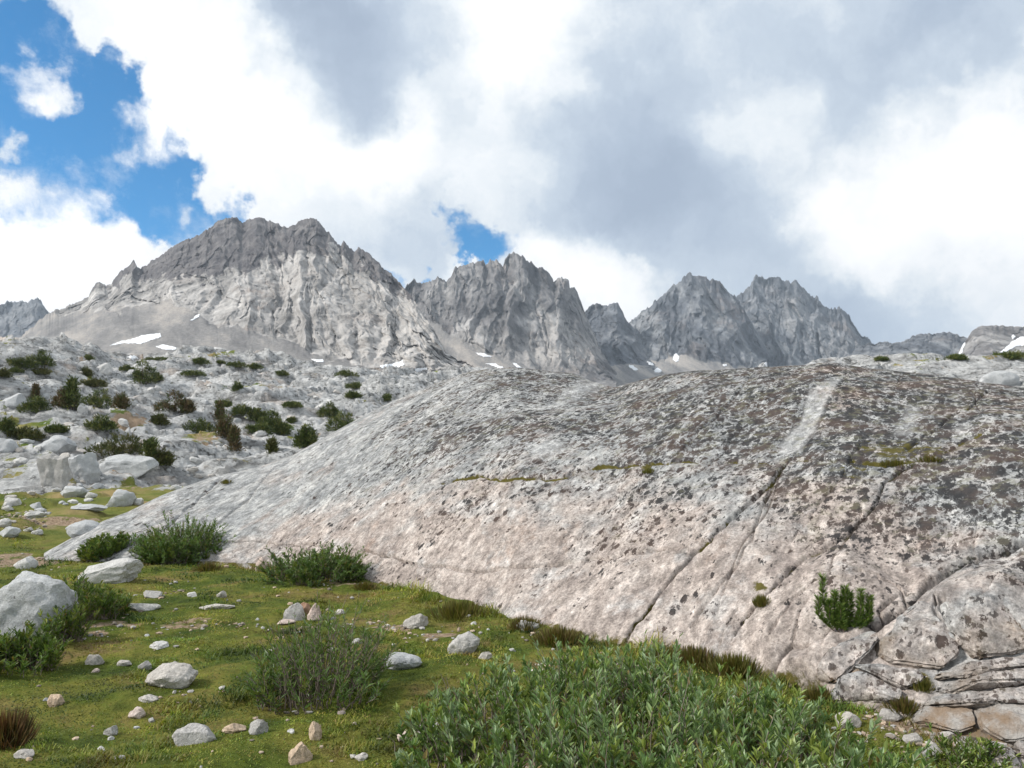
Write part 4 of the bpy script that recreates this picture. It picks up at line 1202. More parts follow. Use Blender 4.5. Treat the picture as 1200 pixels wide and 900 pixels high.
MG = 'stones lying in the foreground meadow'
ROCKS = [
    # px, foot py, w, h, material, label, name, extra
    (16, 757, 106, 82, M_blue, 'big smooth blue-grey boulder cut by a dark crack at the left edge of the meadow', 'boulder', dict(cuts=5, ang=0.7, sink=.22, depth=.9, sub=5, boxy=.35, rough=1.0)),
    (119, 684, 82, 27, M_white, 'long low whitish boulder lying in the grass in front of the willow bushes', 'boulder', dict(cuts=7, sink=.25, depth=.5, tilt=-9, sub=5)),
    (192, 808, 62, 23, M_pale, 'pale domed stone in the grass, largest of the lower left meadow', 'boulder', dict(cuts=5, ang=.6, sink=.35, sub=5)),
    (105, 780, 24, 13, M_pale, 'small blocky white stone in the grass beside the left boulder bushes', 'stone', {}),
    (143, 781, 17, 6, M_pale, 'thin pale stone left of the little pointed grey one', 'stone', {}),
    (168, 786, 16, 10, M_grey, 'little pointed grey stone above the pale domed one', 'stone', dict(cuts=12)),
    (170, 824, 24, 8, M_pale, 'flat pale stone below the pale domed one', 'stone', dict(sink=.4)),
    (158, 843, 23, 12, M_rose, 'rounded pinkish grey stone half sunk below the flat pale one', 'stone', dict(sink=.4)),
    (62, 829, 18, 13, M_tan, 'small tan cube-like stone alone in the lower left grass', 'stone', dict(boxy=.4)),
    (127, 862, 17, 10, M_grey, 'small grey stone left of the dark topped wide one', 'stone', {}),
    (221, 874, 54, 19, M_grey, 'wide low grey stone with a dark top near the bottom of the meadow', 'stone', dict(cuts=10, depth=.6)),
    (271, 860, 28, 10, M_tan, 'flat orange-pink stone left of the rough grey one', 'stone', dict(cuts=6)),
    (301, 861, 24, 15, M_grey, 'rough mid-grey stone right of the flat orange-pink one', 'stone', dict(cuts=12)),
    (368, 868, 18, 19, M_tan, 'upright wedge of tan stone above the tan lump', 'stone', dict(cuts=11)),
    (349, 896, 30, 24, M_tan, 'angular tan lump of stone, the lowest in the meadow', 'stone', dict(cuts=11)),
    (25, 889, 24, 8, M_pale, 'flat pale stone near the bottom left corner', 'stone', {}),
    (24, 667, 26, 13, M_white, 'small white angular stone behind the big left boulder', 'stone', dict(cuts=12)),
    (175, 701, 26, 8, M_grey, 'flat grey stone right of the long whitish boulder', 'stone', {}),
    (163, 716, 44, 8, M_white, 'thin wide white stone flush with the grass', 'stone', dict(depth=.5)),
    (253, 714, 44, 6, M_pale, 'long thin pale stone like a stick in mid meadow', 'stone', dict(depth=.35, tilt=-6)),
    (183, 761, 23, 7, M_white, 'thin white stone above the pale domed stone', 'stone', {}),
    (223, 700, 13, 5, M_white, 'tiny white stone between long thin pale and flat grey stones', 'stone', {}),
    (258, 701, 12, 8, M_pale, 'tiny pale stone above the long thin one', 'stone', {}),
    (342, 728, 28, 18, M_grey, 'grey wedge in the little stone pile behind the sparse willow', 'stone', dict(cuts=12, tilt=-20)),
    (356, 720, 17, 13, M_rust, 'rusty brown stone at the back of the little stone pile', 'stone', {}),
    (367, 728, 18, 19, M_rose, 'pale pinkish stone at the right of the little stone pile', 'stone', dict(cuts=12)),
    (332, 733, 24, 5, M_rose, 'thin flat pinkish stone in front of the little stone pile', 'stone', {}),
    (307, 670, 20, 16, M_rose, 'pale pink chunk of stone beside the middle willow bush at the foot of the outcrop', 'stone', dict(cuts=12)),
    (543, 767, 39, 22, M_grey, 'rounded brownish grey stone in the grass in front of the outcrop', 'stone', dict(cuts=7, ang=.6)),
    (485, 737, 30, 14, M_pale, 'pale flat slab of stone tipped in the grass below the outcrop foot', 'stone', dict(cuts=9, tilt=-10)),
    (468, 786, 50, 17, M_blue, 'smooth pale grey stone between the sparse willow and the front willow', 'stone', dict(cuts=5, ang=.6, sink=.35)),
    (568, 773, 20, 8, M_pale, 'small pale bent stone right of the rounded brownish grey one', 'stone', dict(tilt=-25, depth=.4)),
    (510, 868, 46, 20, M_white, 'white stone half hidden in the left side of the front willow', 'stone', dict(cuts=7)),
    (474, 870, 26, 10, M_rose, 'low pinkish stone left of the white one in the front willow', 'stone', {}),
    (422, 892, 17, 8, M_pale, 'small pale stone at the bottom edge left of the front willow', 'stone', {}),
    (619, 739, 27, 10, M_grey, 'low grey stone against the sedge at the outcrop foot', 'stone', {}),
    (417, 755, 13, 6, M_white, 'tiny white stone behind the sparse willow', 'stone', {}),
    (398, 720, 12, 6, M_pale, 'tiny pale stone in the grass below the middle willow bush', 'stone', {}),
    # right hand jumble
    (998, 856, 34, 17, M_pale, 'small pale rock on gravel at the edge of the front willow', 'stone', {}),
    (1048, 846, 30, 12, M_mixed, 'crumbly brownish stone on the gravel under the jointed blocks', 'stone', dict(cuts=12)),
    (1100, 892, 36, 14, M_grey, 'low grey stone on gravel left of the bottom corner block', 'stone', {}),
    (1075, 872, 26, 10, M_mixed, 'small rough stone on gravel right of the front willow', 'stone', {}),
    (1112, 868, 22, 9, M_pale, 'small light stone under the brown edge of the lowest ledge', 'stone', {}),
    # the far meadow
    (0, 530, 30, 17, M_blue, 'pale boulder cut by the left edge below the hillside', 'boulder', {}),
    (18, 545, 20, 9, M_white, 'white flat boulder on rubble at the far left', 'boulder', {}),
    (8, 594, 24, 13, M_white, 'white block on the far meadow at the left edge', 'boulder', dict(cuts=12)),
    (40, 596, 16, 8, M_blue, 'bluish stone right of the white block on the far meadow', 'stone', {}),
    (83, 583, 36, 13, M_blue, 'flat twin-lobed pale boulder in the middle of the far meadow', 'boulder', dict(depth=.6)),
    (83, 590, 13, 5, M_white, 'small white stone in front of the twin-lobed boulder', 'stone', {}),
    (101, 588, 12, 4, M_white, 'small flat white stone right below the twin-lobed boulder', 'stone', {}),
    (135, 594, 37, 20, M_blue, 'triangular bluish boulder on the far meadow near the outcrop tip', 'boulder', dict(cuts=12, boxy=.2)),
    (97, 598, 42, 6, M_blue, 'very flat pale boulder beside the path in the far meadow', 'boulder', {}),
    (40, 626, 14, 6, M_white, 'small white stone on the green before the path', 'stone', {}),
    (2, 618, 18, 10, M_white, 'white stone at the left edge above the green', 'stone', {}),
    (4, 630, 30, 13, M_blue, 'pale flat stone at the left edge of the green', 'stone', {}),
    (36, 607, 26, 8, M_white, 'white broken slab beside the path', 'stone', {}),
    (92, 628, 42, 17, M_blue, 'smooth pale grey boulder resting on the left tip of the outcrop', 'boulder', dict(cuts=5, ang=.5)),
    (160, 592, 14, 8, M_white, 'round white boulder above the outcrop tip', 'boulder', {}),
    (205, 575, 14, 8, M_white, 'white boulder on brown grass right of the square-cut block', 'boulder', {}),
    (56, 569, 40, 36, M_grey, 'square-cut grey block at the foot of the hillside', 'boulder', dict(boxy=.75, cuts=5, depth=.8, sub=5)),
    (92, 563, 44, 32, M_blue, 'cracked pale block joined to the right of the square-cut block', 'boulder', dict(boxy=.6, cuts=8, depth=.8, sub=5)),
    (145, 555, 72, 22, M_blue, 'long smooth pale ledge boulder at the foot of the hillside', 'boulder', dict(boxy=.4, cuts=5, depth=.5, sub=5)),
    (60, 528, 48, 18, M_blue, 'tilted pale slab above the square-cut block', 'boulder', dict(boxy=.4, cuts=6, depth=.6, tilt=8)),
    (10, 478, 30, 18, M_blue, 'rounded pale boulder on the hillside at the left edge', 'boulder', {}),
    (36, 460, 26, 12, M_blue, 'flat pale boulder left of the reddish-topped shrub', 'boulder', {}),
    (92, 485, 12, 14, M_white, 'small upright white boulder right below the tallest hillside pine', 'boulder', {}),
    (140, 500, 18, 10, M_white, 'white boulder in front of the dark low pine row', 'boulder', {}),
    (118, 436, 20, 12, M_white, 'white boulder near the pink notch of the hillside crest', 'boulder', {}),
    (1178, 452, 54, 20, M_blue, 'smooth pale rock dome behind the outcrop crest at the right edge', 'boulder', dict(cuts=4, ang=.4, depth=.6)),
    (1043, 440, 24, 4, M_white, 'flat white rock lying along the right crest of the outcrop', 'stone', dict(depth=.4)),
]
for i, (px_, py_, w_, h_, mat_, lab_, nm_, ex_) in enumerate(ROCKS):
    on_ = hit if (lab_.startswith('smooth pale grey boulder') or 'jumble' in lab_) else None
    if 945 < px_ < 1240 and 790 < py_ < 870 and h_ > 20:
        on_ = hit
    put_rock(px_, py_, w_, h_, mat_, lab_, 100 + i * 7, nm_, on=on_, **ex_)



def block(outline, depth, mat, label, seed, bulge=0.05, lift=0.05, soft=0.012):
    """an angular block lying on the slope: its outline, a real depth behind it and a broken top"""
    bm = bmesh.new()
    rg = np.random.default_rng(seed)
    cx, cy = np.mean([p[0] for p in outline]), np.mean([p[1] for p in outline])
    Dm = hit(cx, cy)[0].y
    for px_, py_ in outline:
        dv = np.clip(hit(px_, py_)[0].y, Dm - 0.35, Dm + 0.35) - lift
        a = Vector([float(q) for q in at(px_, py_, dv)])
        bm.verts.new(a)
        bm.verts.new(a + Vector((0, depth * rg.uniform(.7, 1.1), -depth * 0.45)))
    for f_ in (0.15, 0.5):
        k = rg.integers(0, len(outline))
        bm.verts.new(at(cx + (outline[k][0] - cx) * f_, cy + (outline[k][1] - cy) * f_, Dm - lift - bulge))
    r = bmesh.ops.convex_hull(bm, input=bm.verts)
    bmesh.ops.delete(bm, geom=list({g for g in r['geom_interior'] + r['geom_unused'] if isinstance(g, bmesh.types.BMVert)}), context='VERTS')
    bmesh.ops.bevel(bm, geom=list(bm.edges), offset=soft, segments=2, affect='EDGES')
    bmesh.ops.triangulate(bm, faces=bm.faces)
    for _ in range(5):
        bmesh.ops.subdivide_edges(bm, edges=[e for e in bm.edges if e.calc_length() > 0.02], cuts=1)
        bmesh.ops.triangulate(bm, faces=bm.faces)
    bm.normal_update()
    P = np.array([v.co[:] for v in bm.verts])
    n_ = 0.020 * gn3(P[:, 0] * 6, P[:, 1] * 6, P[:, 2] * 12, seed) + 0.009 * gn3(P[:, 0] * 22, P[:, 1] * 22, P[:, 2] * 22, seed + 1)
    for v, k in zip(bm.verts, n_):
        v.co += v.normal * float(k)
    c = Vector(P.mean(0))
    for v in bm.verts:
        v.co -= c
    me = bpy.data.meshes.new('boulder'); bm.to_mesh(me); bm.free()
    for p in me.polygons:
        p.use_smooth = True
    me.set_sharp_from_angle(angle=R(38))
    if mat is M_slab:
        for k_, v_ in (('pink', 0.45), ('lichen', 0.42), ('moss', 0.0), ('pale', 0.0), ('crack', 0.0), ('rust', 0.0)):
            a_ = me.attributes.new(k_, 'FLOAT', 'POINT')
            zc_ = (P[:, 2] - P[:, 2].min()) / max(1e-6, np.ptp(P[:, 2]))
            val = np.full(len(P), v_)
            if k_ == 'rust':
                val = np.clip(0.55 - 1.1 * np.abs(zc_ - 0.25) + 0.7 * gn3(P[:, 0] * 4, P[:, 1] * 4, P[:, 2] * 4, seed + 9), 0, 0.75)
            a_.data.foreach_set('value', val.astype(np.float32))
    o = link('boulder', me, mat)
    o.location = c
    tag(o, label, 'boulder', 'jointed blocks at the lower right of the outcrop')


for k_, (ol_, dp_, mt_, lb_) in enumerate([
    ([(975, 758), (1024, 739), (1033, 748), (1008, 768), (1003, 780), (978, 801), (960, 785)], 0.35, M_slab, 'triangular wedge of cracked granite leaning on the outcrop below the seedling pine'),
    ([(998, 778), (1030, 775), (1090, 790), (1080, 800), (1062, 806), (1020, 788)], 0.3, M_slab, 'narrow tilted slab between the triangular wedge and the big grey block'),
    ([(976, 808), (986, 793), (1012, 787), (1062, 807), (1056, 822), (978, 822)], 0.35, M_slab, 'low block with a stained brown top edge under the triangular wedge'),
    ([(1032, 750), (1078, 703), (1098, 708), (1103, 742), (1128, 762), (1106, 783), (1046, 776), (1031, 768)], 0.5, M_slab, 'wedge shaped left half of the big smooth grey bedrock right of the seedling pine'),
    ([(1106, 706), (1150, 699), (1230, 690), (1230, 760), (1148, 771), (1131, 757), (1122, 738), (1112, 734)], 0.5, M_slab, 'right half of the big smooth grey bedrock, cut off by the right edge'),
    ([(1098, 790), (1130, 778), (1230, 762), (1230, 776), (1160, 781), (1134, 793), (1100, 796)], 0.35, M_slab, 'thin pale ledge directly beneath the big smooth grey block'),
    ([(1096, 806), (1112, 798), (1134, 799), (1160, 787), (1230, 777), (1230, 796), (1140, 808), (1112, 814)], 0.4, M_slab, 'second ledge down in the stack under the big grey block'),
    ([(1078, 828), (1094, 816), (1120, 815), (1230, 799), (1230, 827), (1165, 822), (1138, 829)], 0.45, M_slab, 'pale top of the lowest ledge above the rusty brown face'),
    ([(1072, 838), (1081, 828), (1140, 829), (1146, 851), (1124, 857), (1080, 848)], 0.4, M_rusty, 'rusty brown rock face under the lowest pale ledge'),
    ([(1144, 829), (1166, 823), (1230, 830), (1230, 862), (1180, 869), (1152, 852)], 0.4, M_rusty, 'cracked brown and grey face at the right edge under the lowest ledge'),
    ([(1122, 870), (1135, 862), (1164, 869), (1184, 871), (1200, 897), (1198, 912), (1150, 912), (1138, 884)], 0.35, M_slab, 'pale angular block at the bottom right corner'),
    ([(1187, 866), (1230, 864), (1230, 894), (1198, 884)], 0.3, M_slab, 'small grey block at the right edge above the pale corner block'),
]):
    block(ol_, dp_, mt_, lb_, 40 + k_)

rng = random.Random(5)
mats_small = [M_pale, M_white, M_grey, M_tan, M_blue, M_rose]
for i in range(38):                                        # pebbles of the near meadow
    while True:
        px_, py_ = rng.uniform(2, 640), rng.uniform(672, 895)
        p = zero_ground(px_, py_)
        if math.hypot(p[0], p[1]) < foot_r(np.array([th(p)]))[0] - 0.25 and not (440 < px_ and py_ > 780):
            break
    s_ = rng.uniform(3, 9) * (0.6 + 0.5 * (py_ - 660) / 240)
    put_rock(px_, py_, s_ * 1.3, s_ * 0.55, rng.choice(mats_small), 'small pale stone half sunk in the meadow turf', 2000 + i, 'stone', 'small stones half sunk in the turf', sub=3, sink=.5, rot=rng.uniform(-40, 40))
for i in range(125):                                        # boulders of the far meadow and the foot of the hill
    if i < 50:
        px_, py_ = rng.uniform(0, 270), rng.uniform(548, 625)
        s_ = rng.uniform(4, 11)
    else:
        px_, py_ = rng.uniform(0, 400), rng.uniform(428, 550)
        if py_ > 548 - max(0, px_ - 250) * 0.55:
            continue
        s_ = rng.uniform(4, 15) * (0.55 + 0.6 * (py_ - 428) / 120)
    if px_ > 60 and py_ > 600 - (px_ - 60) * 0.22:
        continue
    far_ = i >= 50
    put_rock(px_, py_, s_ * 1.4, s_ * 0.6, rng.choice([M_white, M_blue, M_pale]), 'pale boulder among the rubble of the rocky hillside' if far_ else 'small whitish boulder scattered on the far meadow', 3000 + i, 'boulder',
             'boulders in the rubble of the hillside' if far_ else 'whitish boulders on the far meadow', sub=3, sink=.3, rot=rng.uniform(-40, 40), cuts=10, boxy=0.5 * rng.random())


# ------------------------------------------------------------------ leaves, grass
def leaves(pos, d, side, length, width, col, fold=0.25, six=True):
    """pointed leaves folded along the midrib"""
    n = len(pos)
    d = d / (np.linalg.norm(d, axis=1, keepdims=True) + 1e-9)
    side = side - d * (side * d).sum(1, keepdims=True)
    side /= np.linalg.norm(side, axis=1, keepdims=True) + 1e-9
    up = np.cross(side, d)
    L, Wd = length[:, None], width[:, None]
    b = pos
    if six:
        bend = -0.10
        pts = [b, b + d * L * .32 + side * Wd * .5 + up * Wd * fold, b + d * L * .70 + side * Wd * .40 + up * (Wd * fold * .8 + L * bend * .4), b + d * L + up * L * bend,
               b + d * L * .70 - side * Wd * .40 + up * (Wd * fold * .8 + L * bend * .4), b + d * L * .32 - side * Wd * .5 + up * Wd * fold]
        V = np.stack(pts, 1).reshape(-1, 3)
        k = np.arange(n)[:, None] * 6
        F_ = np.concatenate([k + np.array([0, 1, 2, 3]), k + np.array([0, 3, 4, 5])])
        C = np.repeat(col, 6, 0)
    else:
        pts = [b, b + d * L * .45 + side * Wd * .5 + up * Wd * fold, b + d * L, b + d * L * .45 - side * Wd * .5 + up * Wd * fold]
        V = np.stack(pts, 1).reshape(-1, 3)
        k = np.arange(n)[:, None] * 4
        F_ = k + np.array([0, 1, 2, 3])
        C = np.repeat(col, 4, 0)
    return V, F_, C


def tubes(paths, r0, r1):
    """3-sided tapered tubes; paths (n, m, 3)"""
    n, m, _ = paths.shape
    tang = np.gradient(paths, axis=1)
    tang /= np.linalg.norm(tang, axis=2, keepdims=True) + 1e-9
    ref = np.array([0.3, 0.9, 0.1])
    a = np.cross(tang, ref); a /= np.linalg.norm(a, axis=2, keepdims=True) + 1e-9
    b = np.cross(tang, a)
    rad = (r0[:, None] + (r1 - r0)[:, None] * np.linspace(0, 1, m)[None])[..., None]
    rings = [paths + rad * (a * math.cos(q) + b * math.sin(q)) for q in (0, 2.094, 4.189)]
    V = np.stack(rings, 2).reshape(-1, 3)
    base = (np.arange(n)[:, None] * m + np.arange(m - 1)[None]).reshape(-1, 1) * 3
    F_ = np.concatenate([base + np.array([0, 1, 4, 3]), base + np.array([1, 2, 5, 4]), base + np.array([2, 0, 3, 5])])
    return V, F_


GREENS = np.array([(0.13, 0.22, 0.07), (0.195, 0.30, 0.125), (0.30, 0.395, 0.235), (0.31, 0.365, 0.085), (0.15, 0.225, 0.05)])
DEEP = np.array([(0.065, 0.12, 0.024), (0.10, 0.17, 0.036), (0.15, 0.225, 0.06), (0.19, 0.225, 0.045)])


def willow(label, poly, h, n, leaf, seed, pal=GREENS, nleaf=20, lean=0.35, edge=0.45, group=None, dead=0.03, width=0.27, asc0=0.45, zf=None):
    """a willow shrub: many upright stems standing on the ground inside a plan polygon, leaves up each stem"""
    rg = np.random.default_rng(seed)
    P = np.array(poly, float)
    lo, hi = P.min(0), P.max(0)
    pts = []
    while len(pts) < n:
        q = lo + (hi - lo) * rg.random((n * 3, 2))
        q = q[inside(q[:, 0], q[:, 1], [tuple(p) for p in P])]
        dens = fbm(q[:, 0] * 2.2, q[:, 1] * 2.2, 2, seed) + 0.75
        q = q[rg.random(len(q)) < dens]
        pts.extend(q.tolist())
    q = np.array(pts[:n])
    cen = P.mean(0)
    ed = poly_dist(q[:, 0], q[:, 1], [tuple(p) for p in P] + [tuple(P[0])])
    size = 0.5 * min(hi[0] - lo[0], hi[1] - lo[1])
    dome = edge + (1 - edge) * np.clip(ed / (0.6 * size), 0, 1) ** 0.6
    hh = h * dome * rg.uniform(0.55, 1.08, n) * (1 + 0.42 * fbm(q[:, 0] * 3, q[:, 1] * 3, 2, seed + 1))
    gz = np.array([(zf or ground_z)(a, b) for a, b in q]) - 0.02
    out = (q - cen) / (size + 1e-6)
    az = rg.uniform(0, 2 * math.pi, n)
    ln = np.stack([out[:, 0] * lean + 0.25 * np.cos(az), out[:, 1] * lean + 0.25 * np.sin(az)], 1) * rg.uniform(0.4, 1.2, n)[:, None]
    m = 6
    s = np.linspace(0, 1, m)
    paths = np.zeros((n, m, 3))
    wob = rg.normal(0, 0.03, (n, m, 2)).cumsum(1) * h
    paths[:, :, 0] = q[:, 0:1] + hh[:, None] * ln[:, 0:1] * s ** 1.4 + wob[:, :, 0]
    paths[:, :, 1] = q[:, 1:2] + hh[:, None] * ln[:, 1:2] * s ** 1.4 + wob[:, :, 1]
    paths[:, :, 2] = gz[:, None] + hh[:, None] * s
    root = empty('willow_shrub', (float(cen[0]), float(cen[1]), float(gz.min())))
    tag(root, label, 'shrub', group)
    loc = np.array(root.location)
    V, Fc = tubes(paths - loc, np.full(n, 0.0045) * (h / 0.45) ** .5, np.full(n, 0.0014))
    link('stems', raw_mesh('stems', V, [Fc], True), M_stem, root)
    # leaves
    u = rg.random((n, nleaf)) ** 0.75
    u = 0.22 + 0.78 * u
    j = np.clip((u * (m - 1)).astype(int), 0, m - 2); fr_ = u * (m - 1) - j
    ii = np.arange(n)[:, None]
    pos = paths[ii, j] * (1 - fr_[..., None]) + paths[ii, j + 1] * fr_[..., None]
    tan = paths[ii, j + 1] - paths[ii, j]
    tan /= np.linalg.norm(tan, axis=2, keepdims=True)
    ph = rg.uniform(0, 2 * math.pi, (n, nleaf))
    rad = np.stack([np.cos(ph), np.sin(ph), 0 * ph], 2)
    asc = (asc0 + 0.95 * u + rg.normal(0, 0.25, u.shape))[..., None]
    dirs = tan * asc + rad + np.array([0, 0, 0.15])
    sd = np.cross(dirs, np.array([0, 0, 1.0])) + rg.normal(0, 0.35, dirs.shape)
    ll = leaf * rg.uniform(0.5, 1.3, u.shape) * (1.05 - 0.35 * (u > 0.93))
    base = rg.integers(0, len(pal), n)
    c = pal[base][:, None, :] * 0.65 + pal[rg.integers(0, len(pal), u.shape)] * 0.35
    c = c * rg.uniform(0.75, 1.25, u.shape)[..., None]
    dm = rg.random(u.shape) < dead
    c[dm] = np.array([0.22, 0.17, 0.06])
    leafy = rg.random(n) > 0.13
    pos, dirs, sd, ll, c, u = pos[leafy], dirs[leafy], sd[leafy], ll[leafy], c[leafy], u[leafy]
    V, Fc, C = leaves((pos - loc).reshape(-1, 3), dirs.reshape(-1, 3), sd.reshape(-1, 3), ll.ravel(), (ll * width * rg.uniform(.8, 1.2, u.shape)).ravel(), c.reshape(-1, 3))
    link('foliage', raw_mesh('foliage', V, [Fc], False, cols={'col': C}), M_willow, root)
    # bare grey twigs tangled low down
    return root


def ellipse(px, py, wpx, dep, k=14, on=None):
    """plan ellipse on the ground: centre pixel, width in pixels, depth in metres"""
    p = (on or hit_t)(px, py)[0]
    a = wpx / 2 * p.y / F
    return [(p.x + a * math.cos(2 * math.pi * i / k), p.y + dep / 2 * math.sin(2 * math.pi * i / k)) for i in range(k)]


def surf_z(x, y):
    h = BVH_S.ray_cast(Vector((x, y, 60)), Vector((0, 0, -1)))
    return max(ground_z(x, y), h[0].z if h[0] is not None else -9)


willow('large grey-green willow shrub filling the bottom right foreground', [(-0.62, 4.25), (-0.35, 4.75), (-0.05, 5.05), (0.35, 5.3), (0.85, 5.2), (1.2, 5.0), (1.5, 4.75), (1.62, 4.3), (1.72, 3.8), (1.8, 3.3), (1.8, 2.7), (-0.35, 2.7), (-0.5, 3.5)],
       0.44, 1150, 0.051, 1, nleaf=32, edge=0.42, lean=0.22, width=0.27, asc0=0.75)
willow('sparse upright willow shrub with thin dark stems in the middle of the meadow', ellipse(372, 812, 130, 0.95), 0.50, 260, 0.05, 2, pal=np.concatenate([DEEP, GREENS[:2]]), nleaf=22, lean=0.5, edge=0.4, width=0.17)
willow('big dense dark green willow bush at the left foot of the outcrop', ellipse(212, 655, 84, 1.1), 0.54, 700, 0.05, 3, pal=np.concatenate([DEEP, GREENS[:2]]), nleaf=32, lean=0.75, edge=0.22)
willow('low green willow bush in a hollow at the left tip of the outcrop', ellipse(122, 645, 46, 0.6, on=hit), 0.25, 190, 0.06, 4, pal=DEEP, nleaf=22, edge=0.4, zf=surf_z)
willow('long low willow bush at the foot of the outcrop, right of the pale pink chunk', ellipse(370, 678, 104, 0.8), 0.36, 480, 0.045, 5, pal=np.concatenate([DEEP, GREENS[:2]]), nleaf=30, lean=0.6, edge=0.25)
willow('dark willow bush behind the right shoulder of the big left boulder', ellipse(104, 722, 75, 0.8), 0.36, 220, 0.05, 6, pal=DEEP, nleaf=24, lean=0.4)
willow('small willow sprigs growing in front of the big left boulder', ellipse(74, 752, 40, 0.35), 0.34, 80, 0.05, 7, pal=np.concatenate([DEEP, GREENS[3:]]), nleaf=20)
willow('low dark willow bush under the big left boulder at the left edge', ellipse(18, 785, 80, 0.5), 0.30, 190, 0.05, 8, pal=DEEP, nleaf=22)
willow('tuft of willow in the moss at the bottom right corner', ellipse(1140, 905, 70, 0.35), 0.14, 120, 0.035, 9, pal=np.concatenate([DEEP, GREENS[3:]]), nleaf=18)


# ------------------------------------------------------------------ grass of the meadow (nobody could count it)
def grass_mesh():
    rg = np.random.default_rng(9)
    n = 620000
    # denser close to the camera: uniform in log distance
    tt = rg.uniform(R(-38), R(38), n); rr_ = np.exp(rg.uniform(math.log(2.9), math.log(27), n))
    x, y = rr_ * np.sin(tt), rr_ * np.cos(tt)
    ok = rr_ < foot_r(tt) + np.where(tt < TH0, 99, 0.02)
    sb = sstep(fbm(x / 1.1, y / 1.1, 4, 66), 0.40, 0.75)
    px_, py_ = project(x, y, 0 * x)
    dirt = np.maximum(ell(px_, py_, 1060, 850, 60, 22), ell(px_, py_, 1120, 880, 60, 20))
    ok &= rg.random(n) > np.maximum(0.85 * sb, np.clip(dirt * 1.2, 0, .92))
    ok &= rg.random(n) < np.clip(0.75 + 0.8 * fbm(x / 0.35, y / 0.35, 2, 88), 0.12, 1)
    x, y, rr_, tt = x[ok], y[ok], rr_[ok], tt[ok]
    n = len(x)
    ri = np.clip(np.searchsorted(rv, rr_) - 1, 0, nr - 2); ci = np.clip(np.searchsorted(thv, tt) - 1, 0, nc - 2)
    fr_, fc = (rr_ - rv[ri]) / (rv[ri + 1] - rv[ri]), (tt - thv[ci]) / (thv[ci + 1] - thv[ci])
    z = ZZ[ri, ci] * (1 - fr_) * (1 - fc) + ZZ[ri + 1, ci] * fr_ * (1 - fc) + ZZ[ri, ci + 1] * (1 - fr_) * fc + ZZ[ri + 1, ci + 1] * fr_ * fc
    tuft = np.clip(fbm(x / 0.55, y / 0.55, 3, 33) + 0.25, 0, 1.5)
    nearrock = np.where(tt > TH0, np.exp(-np.clip(foot_r(tt) - rr_, 0, 9) / 0.28), 0) * np.clip(0.4 + 1.4 * fbm(tt * 14, tt * 0 + 7, 2, 44), 0, 1.3)
    L = (0.012 + 0.040 * tuft ** 2 + 0.09 * nearrock) * rg.uniform(0.55, 1.3, n) * (1 + rr_ * 0.012)
    Wd = (0.0016 + 0.00036 * rr_) * rg.uniform(0.7, 1.3, n)
    az = rg.uniform(0, 2 * math.pi, n)
    lean = rg.uniform(0.2, 1.5, n)
    d = np.stack([np.cos(az) * lean, np.sin(az) * lean, np.ones(n)], 1)
    d /= np.linalg.norm(d, axis=1, keepdims=True)
    side = np.stack([-np.sin(az), np.cos(az), np.zeros(n)], 1)
    b = np.stack([x, y, z - 0.004], 1)
    mid = b + d * (L * .55)[:, None]
    tip = mid + (d + np.stack([np.cos(az), np.sin(az), -0.35 * np.ones(n)], 1) * 0.45) * (L * .5)[:, None]
    V = np.stack([b - side * Wd[:, None], b + side * Wd[:, None], mid + side * Wd[:, None] * .75, mid - side * Wd[:, None] * .75, tip], 1).reshape(-1, 3)
    k = np.arange(n)[:, None] * 5
    pal = np.array([(0.045, 0.085, 0.016), (0.095, 0.155, 0.022), (0.18, 0.225, 0.03), (0.26, 0.25, 0.045), (0.28, 0.21, 0.08), (0.20, 0.12, 0.055)])
    pn = fbm(x / 1.3, y / 1.3, 5, 12, 0.65) * 2.7 + 0.8 * gn2(x / 0.16, y / 0.16, 13) + 1.6 + rg.normal(0, 0.6, n) + 1.0 * nearrock
    pn = np.clip(pn, 0, 4.99)
    i0 = pn.astype(int); f_ = (pn - i0)[:, None]
    col = pal[i0] * (1 - f_) + pal[np.minimum(i0 + 1, 5)] * f_
    col = col * rg.uniform(0.7, 1.25, n)[:, None]
    col = col * (np.clip(1 + 0.5 * fbm(x / 0.22, y / 0.22, 2, 14), 0.5, 1.5) * np.clip(0.95 + 0.80 * fbm(x / 0.8, y / 0.8, 3, 15), 0.38, 1.5))[:, None]
    C = np.repeat(col, 5, 0)
    return raw_mesh('grass', V, [k + np.array([0, 1, 2, 3]), k + np.array([3, 2, 4])], False, cols={'col': C})


tag(link('grass', grass_mesh(), M_grass), 'short mossy green and yellowish turf of the foreground meadow', 'grass', kind='stuff')


